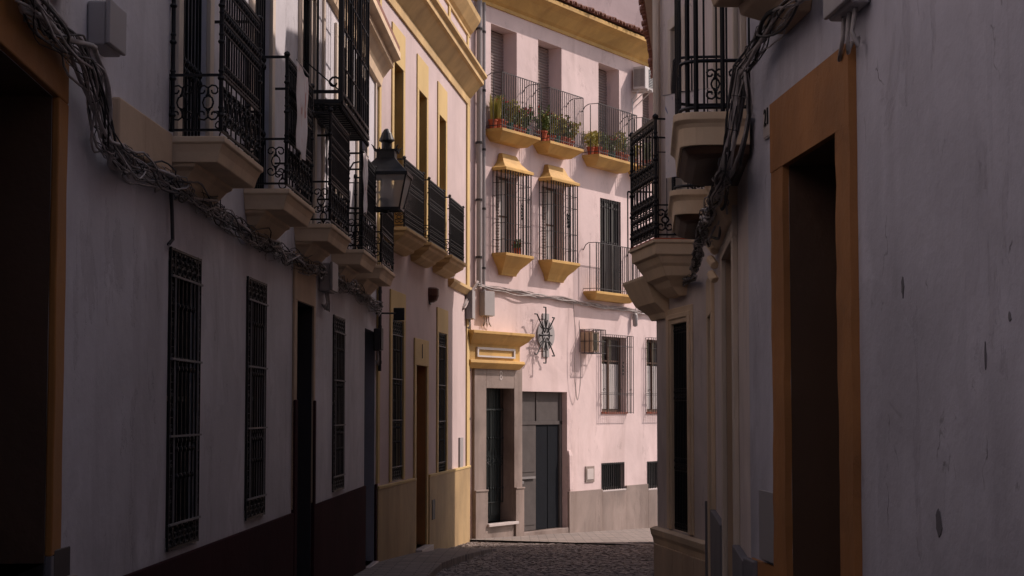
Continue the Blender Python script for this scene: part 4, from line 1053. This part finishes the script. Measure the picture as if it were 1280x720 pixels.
# street lamp -------------------------------------------------------
LY = 20.0; lc = at(483, 262, LY)
lamp = empty('street_lamp', lc, R(-4), 'black wrought iron lantern on a curled wall bracket above the street', 'street lamp')
hw0, hw1, Hg = .162, .245, .37
m = MB()
for sx in (-1, 1):
    for sy in (-1, 1): m.tube([(sx * hw0, sy * hw0, 0), (sx * hw1, sy * hw1, Hg)], .013, 4, raw=True)
def sqring(m, h, z, r):
    pts = [(-h, -h, z), (h, -h, z), (h, h, z), (-h, h, z)]
    for i in range(4): m.tube([pts[i], pts[(i + 1) % 4]], r, 4, raw=True)
sqring(m, hw0, 0, .018); sqring(m, hw1, Hg, .022); m.tube([(0, 0, -.04), (0, 0, 0)], .03, 8, raw=True)
for q in range(4):
    dx, dy = ((1, 0), (0, 1), (-1, 0), (0, -1))[q]; m.tube([(0, 0, 0), (dx * hw0, dy * hw0, 0)], .012, 4, raw=True)
m.build('lantern_frame', 'lamp_black', lamp)
m = MB()
for q in range(4):
    a = q * math.pi / 2; rot = Matrix.Rotation(a, 3, 'Z')
    m.quad(*[tuple(rot @ Vector(p)) for p in ((-hw0, -hw0, .01), (hw0, -hw0, .01), (hw1, -hw1, Hg - .01), (-hw1, -hw1, Hg - .01))])
m.build('glass_panes', 'lamp_glass', lamp, fix=False)
def lathe(m, prof, n=16, sq=False):
    m.loft([[(r * math.cos(2 * math.pi * j / n + (math.pi / 4 if n == 4 else 0)), r * math.sin(2 * math.pi * j / n + (math.pi / 4 if n == 4 else 0)), z) for j in range(n)] for r, z in prof])
m = MB(); q2 = 1.414
lathe(m, [(hw1 * q2 + .02, Hg), (hw1 * q2 + .02, Hg + .02), (hw1 * q2 - .03, Hg + .05), (.115 * q2, Hg + .17), (.10 * q2, Hg + .19), (.10 * q2, Hg + .27), (.115 * q2, Hg + .275), (.115 * q2, Hg + .285), (.05, Hg + .29)], 4)
for sx in (-1, 1):
    for sy in (-1, 1): m.tube([(sx * .11, sy * .11, Hg + .26), (sx * .13, sy * .13, Hg + .31), (sx * .15, sy * .15, Hg + .33)], [.012, .008, .003], 4, raw=True)
for k in range(4):
    rot = Matrix.Rotation(k * math.pi / 2, 3, 'Z')
    for x in (-.06, 0, .06): m.tube([tuple(rot @ Vector((x, .115, Hg + .27))), tuple(rot @ Vector((x, .12, Hg + .305)))], [.012, .003], 4, raw=True)
m.build('lantern_roof', 'lamp_black', lamp)
m = MB(); lathe(m, [(.055, Hg + .28), (.055, Hg + .36), (.06, Hg + .37), (.085, Hg + .385), (.082, Hg + .40), (.055, Hg + .47), (.03, Hg + .51), (.012, Hg + .52)], 16); m.build('chimney_cap', 'lamp_black', lamp, bev=.003)
m = MB(); lathe(m, [(.03, .10), (.05, .13), (.068, .18), (.066, .23), (.05, .27), (.045, .33), (.052, .36)], 18); m.build('glass_globe', 'milk', lamp, smooth=True)
m = MB()
for a in range(4):
    t = a * math.pi / 2 + .4; c_, s_ = math.cos(t), math.sin(t)
    m.tube([(c_ * .10, s_ * .10, .01), (c_ * .11, s_ * .11, .06), (c_ * .07, s_ * .07, .12), (c_ * .04, s_ * .04, .10), (0, 0, .08)], .007, 5, raw=True)
m.tube([(0, 0, 0), (0, 0, .12)], .02, 8, raw=True); m.build('lamp_holder', 'iron_grey', lamp)
wallp = FA.W(FA.sY(LY - .12), .0, lc.z); inv = Matrix.Rotation(R(4), 3, 'Z')
def lp(x, z): # point from wall (x=0) to lamp (x=1)
    p = wallp.lerp(Vector((lc.x, lc.y, lc.z)), x); p.z = lc.z + z; return tuple(inv @ (p - lc))
m = MB(); m.tube([lp(-.02, .005), lp(1, .005)], .013, 6, raw=True)
m.tube([lp(0, .30), lp(.04, .42), lp(.15, .50), lp(.35, .52), lp(.52, .46), lp(.62, .40), lp(.68, .38), lp(.72, .42), lp(.69, .45)], .011, 6, raw=True)
m.tube([lp(0, .28), lp(.3, .285), lp(.55, .2), lp(.75, .01)], .007, 5, raw=True)
m.tube([lp(0, -.12), lp(0, .62)], .018, 5, raw=True)
m.build('bracket', 'lamp_black', lamp)

# conical wall light
s_, z_ = FY.sz(545, 378, .1)
e, m = fthing(FY, 'wall_light', 'brown half round metal wall light under the yellow house balconies', 'wall light', s_, 0, z_)
n = 10; ring = lambda z, r: [(-r, 0, z)] + [(-math.cos(t * math.pi / n) * r, math.sin(t * math.pi / n) * r * .9 + .02, z) for t in range(n + 1)] + [(r, 0, z)]
m.loft([ring(0, .06), ring(.03, .11), ring(.10, .14), ring(.20, .14), ring(.22, .10)]).build('hood', 'brown_cap', e, bev=.003)
newmb(FY).box(-.07, .07, .0, .02, -.03, .18).build('back_plate', 'iron_grey', e)
# flood light at the end of the long house
s_, z_ = FA.sz(476, 384, .15)
e, m = fthing(FA, 'floodlight', 'small black floodlight on an arm at the end of the white house', 'floodlight', SA - .1, 0, 3.12)
m.tube([(0, 0, 0), (.0, .22, .0), (.05, .27, .0)], .012, 5).build('arm', 'iron_grey', e)
k = newmb(FA); k.loft([[(.02, .22, -.09), (.02, .36, -.09), (.02, .36, .07), (.02, .22, .07)], [(.12, .24, -.05), (.12, .34, -.05), (.12, .34, .04), (.12, .24, .04)]]); k.build('lamp_head', 'lamp_black', e, bev=.006)

# AC unit
s_ = FF.s(788, 100, 0); z_ = FF.z(788, 112, 0); a1 = FF.s(815, 116, .3)
W_ = a1 - s_ 
e, m = fthing(FF, 'air_conditioner', 'white air conditioning unit high on the far facade beside the top balcony', 'air conditioner', s_, 0, z_)
Hh = FF.z(788, 84, 0) - z_
m.box(0, W_, .06, .34, 0, Hh).build('casing', 'white_plastic', e, bev=.012)
k = newmb(FF)
for i in range(12): z = .05 + (Hh - .10) * i / 11; k.box(W_ * .42, W_ * .90, .346, .351, z - .003, z + .003)
k.build('fan_grille', 'white_plastic', e)
newmb(FF).box(W_ * .42, W_ * .90, .336, .343, .05, Hh - .05).build('fan_opening', 'glass', e)
k = newmb(FF)
for i in range(9): y = .09 + .22 * i / 8; k.box(-.004, .0, y - .006, y + .006, .05, Hh - .05)
k.build('side_louvres', 'iron_grey', e)
k = newmb(FF)
for x in (.1, W_ - .1): q = newmb(FF); q.box(x - .02, x + .02, 0, .36, -.04, 0); q.bar((x, 0, -.28), (x, .3, -.04), .012); q.build('wall_bracket', 'white_plastic', e)
k.tube([(0.05, .2, 0), (0.0, .12, -.12), (0.02, .03, -.2), (0.02, .03, -.9)], .015, 6); k.build('refrigerant_pipe', 'white_plastic', e)

# iron star emblem on the far facade
s_, z_ = FF.sz(680, 419, .12)
e, m = fthing(FF, 'iron_emblem', 'black wrought iron star emblem with hooked arms on the sunlit facade', 'emblem', s_, 0, z_)
P = lambda u, v: (u, .16, v)
arms = [(0, .52, -.09), (0, -.52, -.09), (-.34, .38, -.09), (.34, .34, -.08), (-.34, -.36, -.09), (.34, -.38, -.09), (-.24, .0, 0), (.24, .0, 0)]
for u, v, hk in arms:
    m.bar(P(u * .12, v * .12), P(u, v), .014, 5)
    if hk: m.bar(P(u, v), P(u + hk, v), .013, 5)
    m.bar(P(u * .55 - v * .12, v * .55 + u * .12), P(u * .18, v * .18), .009, 4); m.bar(P(u * .55 + v * .12, v * .55 - u * .12), P(u * .18, v * .18), .009, 4)
m.tube([P(math.cos(t * math.pi / 8) * .14, math.sin(t * math.pi / 8) * .14) for t in range(17)], .014, 5)
m.bar((0, 0, 0), (0, .16, 0), .02, 6); m.bar((0, 0, .3), (0, .16, .3), .008); m.bar((0, 0, -.3), (0, .16, -.3), .008)
m.build('star', 'iron', e)
# grey oval back plate, its outline also standing in for the star's shadow
k = newmb(FF); n = 24
k.loft([[(.26 + .34 * math.cos(t * 2 * math.pi / n), yy, .02 + .28 * math.sin(t * 2 * math.pi / n)) for t in range(n)] for yy in (.002, .03)]); k.box(.14, .38, .002, .027, .2, .42); k.box(.14, .38, .002, .027, -.40, -.2); k.build('oval_plate_and_shadow', 'plastic_grey', e, bev=.004)

# caged air-conditioner box on the far facade
r = FF.rect(726, 410, 757, 440, .3); r[0] = FF.s(725, 420, 0); 
e, m = fthing(FF, 'caged_cooler', 'small dark cooler in a projecting iron cage beside the facade window', 'air conditioner', r[0], 0, r[2])
W_ = r[1] - r[0]; Hh = r[3] - r[2]
m.box(.02, W_ * .62, .0, .26, .03, Hh - .05).build('casing', 'cream_dull', e, bev=.008)
newmb(FF).box(.06, W_ * .40, .26, .266, .05, Hh - .08).build('fan_grille', 'glass', e)
k = newmb(FF)
for P, L in ((lambda x, v: (0, x, v), .3), (lambda x, v: (x, .3, v), W_), (lambda x, v: (W_, x, v), .3)):
    bars(k, P, L, 0, Hh, .075 if L > .4 else .1, .008)
    for v in (0, Hh * .5, Hh): k.bar(P(0, v), P(L, v), .009)
k.bar((0, .0, -.0), (W_, 0, 0), .008); k.bar((0, .15, 0), (W_, .15, 0), .008); k.build('cage', 'iron_grey', e)
# hanging utility fitting at the facade cable
s_, z_ = FF.sz(795, 400, .1); e, m = fthing(FF, 'cable_splice', 'grey cable splice hanging under the far facade cables', 'cable splice', s_, .08, z_)
lathe_pts = [(.01, -.14), (.05, -.12), (.055, .1), (.03, .14)]
m2_ = MB(); lathe(m2_, lathe_pts, 10); m2_.build('sleeve', 'plastic_grey', e, smooth=True); m.bar((0, 0, .14), (.05, 0, .3), .008).build('wires', 'cable', e)

# cloth banners
def banner(label, P, Wd, Hh, mat, F, s, o, z, seed):
    e, m = fthing(F, 'cloth_banner', label, 'banner', s, o, z); nx, nz = 10, 16; rr = random.Random(seed); ph = rr.uniform(0, 6)
    def pt(i, j, t): 
        x = Wd * i / nx; y = -Hh * j / nz; k = .3 + .7 * j / nz
        return (x * (1 - .1 * j / nz), .007 * math.sin(x * 22 + ph + j * .12) * k + .004 * math.sin(j * .8 + x * 9) + t, y + .02 * math.sin(x * 8 + ph))
    for t in (0, .003):
        for i in range(nx):
            for j in range(nz): m.quad(pt(i, j, t), pt(i + 1, j, t), pt(i + 1, j + 1, t), pt(i, j + 1, t))
    bm = m.build('cloth', mat, e, smooth=True, fix=False)
    k = newmb(F); k.bar((-.02, .005, .01), (Wd + .02, .005, .01), .006); k.build('cord', 'cable', e); return e
a, c = BAL[1]; banner('pale cloth banner with red marks tied over the second left balcony railing', None, .62, .66, 'cloth_red', FA, FA.s(370, 120, .36), .36, ZB + .97, 1)
a, c = BAL[3]; banner('pale cloth banner hanging on the fourth left balcony behind the lantern', None, .42, .6, 'cloth_red', FA, FA.s(455, 250, .36), .35, ZB + .95, 2)
e, m = fthing(FM, 'cloth_banner', 'pale cloth banner with blue marks between the right hand balconies', 'banner', FM.sY(13.6) - .02, 0, 4.30)
def bp(i, j, t): u = .12 + .31 * i / 8; v = -.62 * j / 14; return (.006 * math.sin(u * 30 + j * .4) + t, u, v - .05 * i / 8)
for t in (0, .003):
    for i in range(8):
        for j in range(14): m.quad(bp(i, j, t), bp(i + 1, j, t), bp(i + 1, j + 1, t), bp(i, j + 1, t))
m.build('cloth', 'cloth_blue', e, smooth=True, fix=False)
k = newmb(FM); k.bar((0, .1, .0), (0, .45, -.05), .006); k.build('cord', 'cable', e)

# potted plants on the far balconies
def plant(label, F, s, o, z, size, kind, seed, pot='terracotta', ps=.10):
    rr = random.Random(seed); e, m = fthing(F, 'potted_plant', label, 'potted plant', s, o, z, 'potted plants on the far balconies')
    k = MB(); lathe(k, [(ps * .68, 0), (ps * .95, ps * 1.7), (ps * 1.08, ps * 1.72), (ps * 1.08, ps * 2.0), (ps * .9, ps * 2.0), (ps * .85, ps * 1.8)], 12); k.build('pot', pot, e)
    L = MB(); zt = ps * 1.9
    if kind == 'spike':
        for _ in range(16):
            a = rr.uniform(0, 6.28); t = rr.uniform(.05, .3); h = size * rr.uniform(.7, 1.1); d = Vector((math.cos(a), math.sin(a), 0)); b = d * ps * .5 * rr.random(); w_ = Vector((-d.y, d.x, 0)) * .024
            p0 = b + Vector((0, 0, zt)); p1 = b + d * t * h * .5 + Vector((0, 0, zt + h * .6)); p2 = b + d * t * h + Vector((0, 0, zt + h))
            L.quad(tuple(p0 - w_), tuple(p0 + w_), tuple(p1 + w_), tuple(p1 - w_)); L.quad(tuple(p1 - w_), tuple(p1 + w_), tuple(p2))
    else:
        st_ = []
        for _ in range(9):
            a = rr.uniform(0, 6.28); sp = rr.uniform(.2, .9); q = [Vector((0, 0, zt - .02))]
            for j in range(1, 5): q.append(Vector((math.cos(a) * sp * size * .5 * j / 4, math.sin(a) * sp * size * .5 * j / 4, zt + size * rr.uniform(.75, 1) * (j / 4) * (1.1 - .3 * sp) )))
            st_.append(q); L.tube(q, .004, 3, raw=True)
            for j in range(1, 5):
                for _ in range(6):
                    c = q[j] + Vector([rr.gauss(0, 1) for _ in range(3)]) * .028
                    u = Vector([rr.gauss(0, 1) for _ in range(3)]).normalized() * rr.uniform(.024, .046); v = u.cross(Vector([rr.gauss(0, 1) for _ in range(3)])).normalized() * u.length * .55
                    L.quad(tuple(c - u), tuple(c + v), tuple(c + u), tuple(c - v))
    L.build('leaves', 'leaf_yellow' if kind in ('spike', 'yellow') else 'leaf', e, fix=False)
    if kind in ('flower', 'red'):
        fl = MB()
        for q in st_[:7]:
            for _ in range(3):
                c = q[-1] + Vector([rr.gauss(0, 1) for _ in range(3)]) * .025; fl.bead(tuple(c), .016)
        build_each(fl, 'flower', 'flower' if kind == 'flower' else 'red_flower', e)
    return e
kinds = ['spike', 'spike', 'bush', 'yellow', 'yellow', 'bush', 'red', 'bush', 'flower']
desc = {'spike': 'spiky pale green leaves', 'bush': 'dark bushy leaves', 'yellow': 'yellow green foliage', 'red': 'small red flowers', 'flower': 'tall pink flowers'}
order = ['leftmost', 'second', 'third', 'fourth', 'fifth', 'sixth', 'seventh', 'eighth', 'ninth']
def row(a, c, kinds, where, z, o=.13, big=.38):
    n = len(kinds)
    for i, kd in enumerate(kinds):
        s = a + .1 + (c - a - .2) * i / max(1, n - 1); pot = 'terracotta' if i % 4 != 3 else 'pot_green'
        lab = ('green' if pot == 'pot_green' else 'terracotta') + ' pot with %s, %s on the %s' % (desc[kd], order[i], where)
        plant(lab, FF, s, o + rnd.uniform(-.01, .02), z + .003, big * (1.25 if kd == 'spike' else rnd.uniform(.8, 1.3)), kd, int(a * 100) + i, pot, rnd.uniform(.07, .1))
row(b1[0], b1[1], ['spike', 'spike', 'red', 'yellow', 'red', 'yellow', 'red', 'flower'], 'first top balcony', zb2)
row(b2[0], b2[1], ['red', 'bush', 'yellow', 'red', 'yellow', 'flower', 'yellow'], 'second top balcony', zb2)
row(b3[0], b3[1], ['yellow', 'yellow', 'bush', 'red', 'yellow', 'bush'], 'third top balcony', zb2)
row(cage[0][0] + .6, cage[0][1] + .0, ['red'], 'sill of the first caged window', cage[0][2], .1, .1)
row(b4[0], b4[1], ['yellow', 'bush', 'flower'], 'fourth top balcony', zb2)

# drain in the road
p = at(808, 683, 31.0); e = empty('drain_grate', (p.x, p.y, gz(p.y) + .03), R(20), 'small iron drain grate at the edge of the sunlit paving', 'drain')
m = MB(); m.box(-.3, .3, -.2, .2, -.02, .0).build('frame', 'iron_grey', e)
m = MB()
for i in range(6): x = -.24 + .096 * i; m.box(x - .018, x + .018, -.17, .17, .0, .008)
m.build('bars', 'iron_dusty', e)
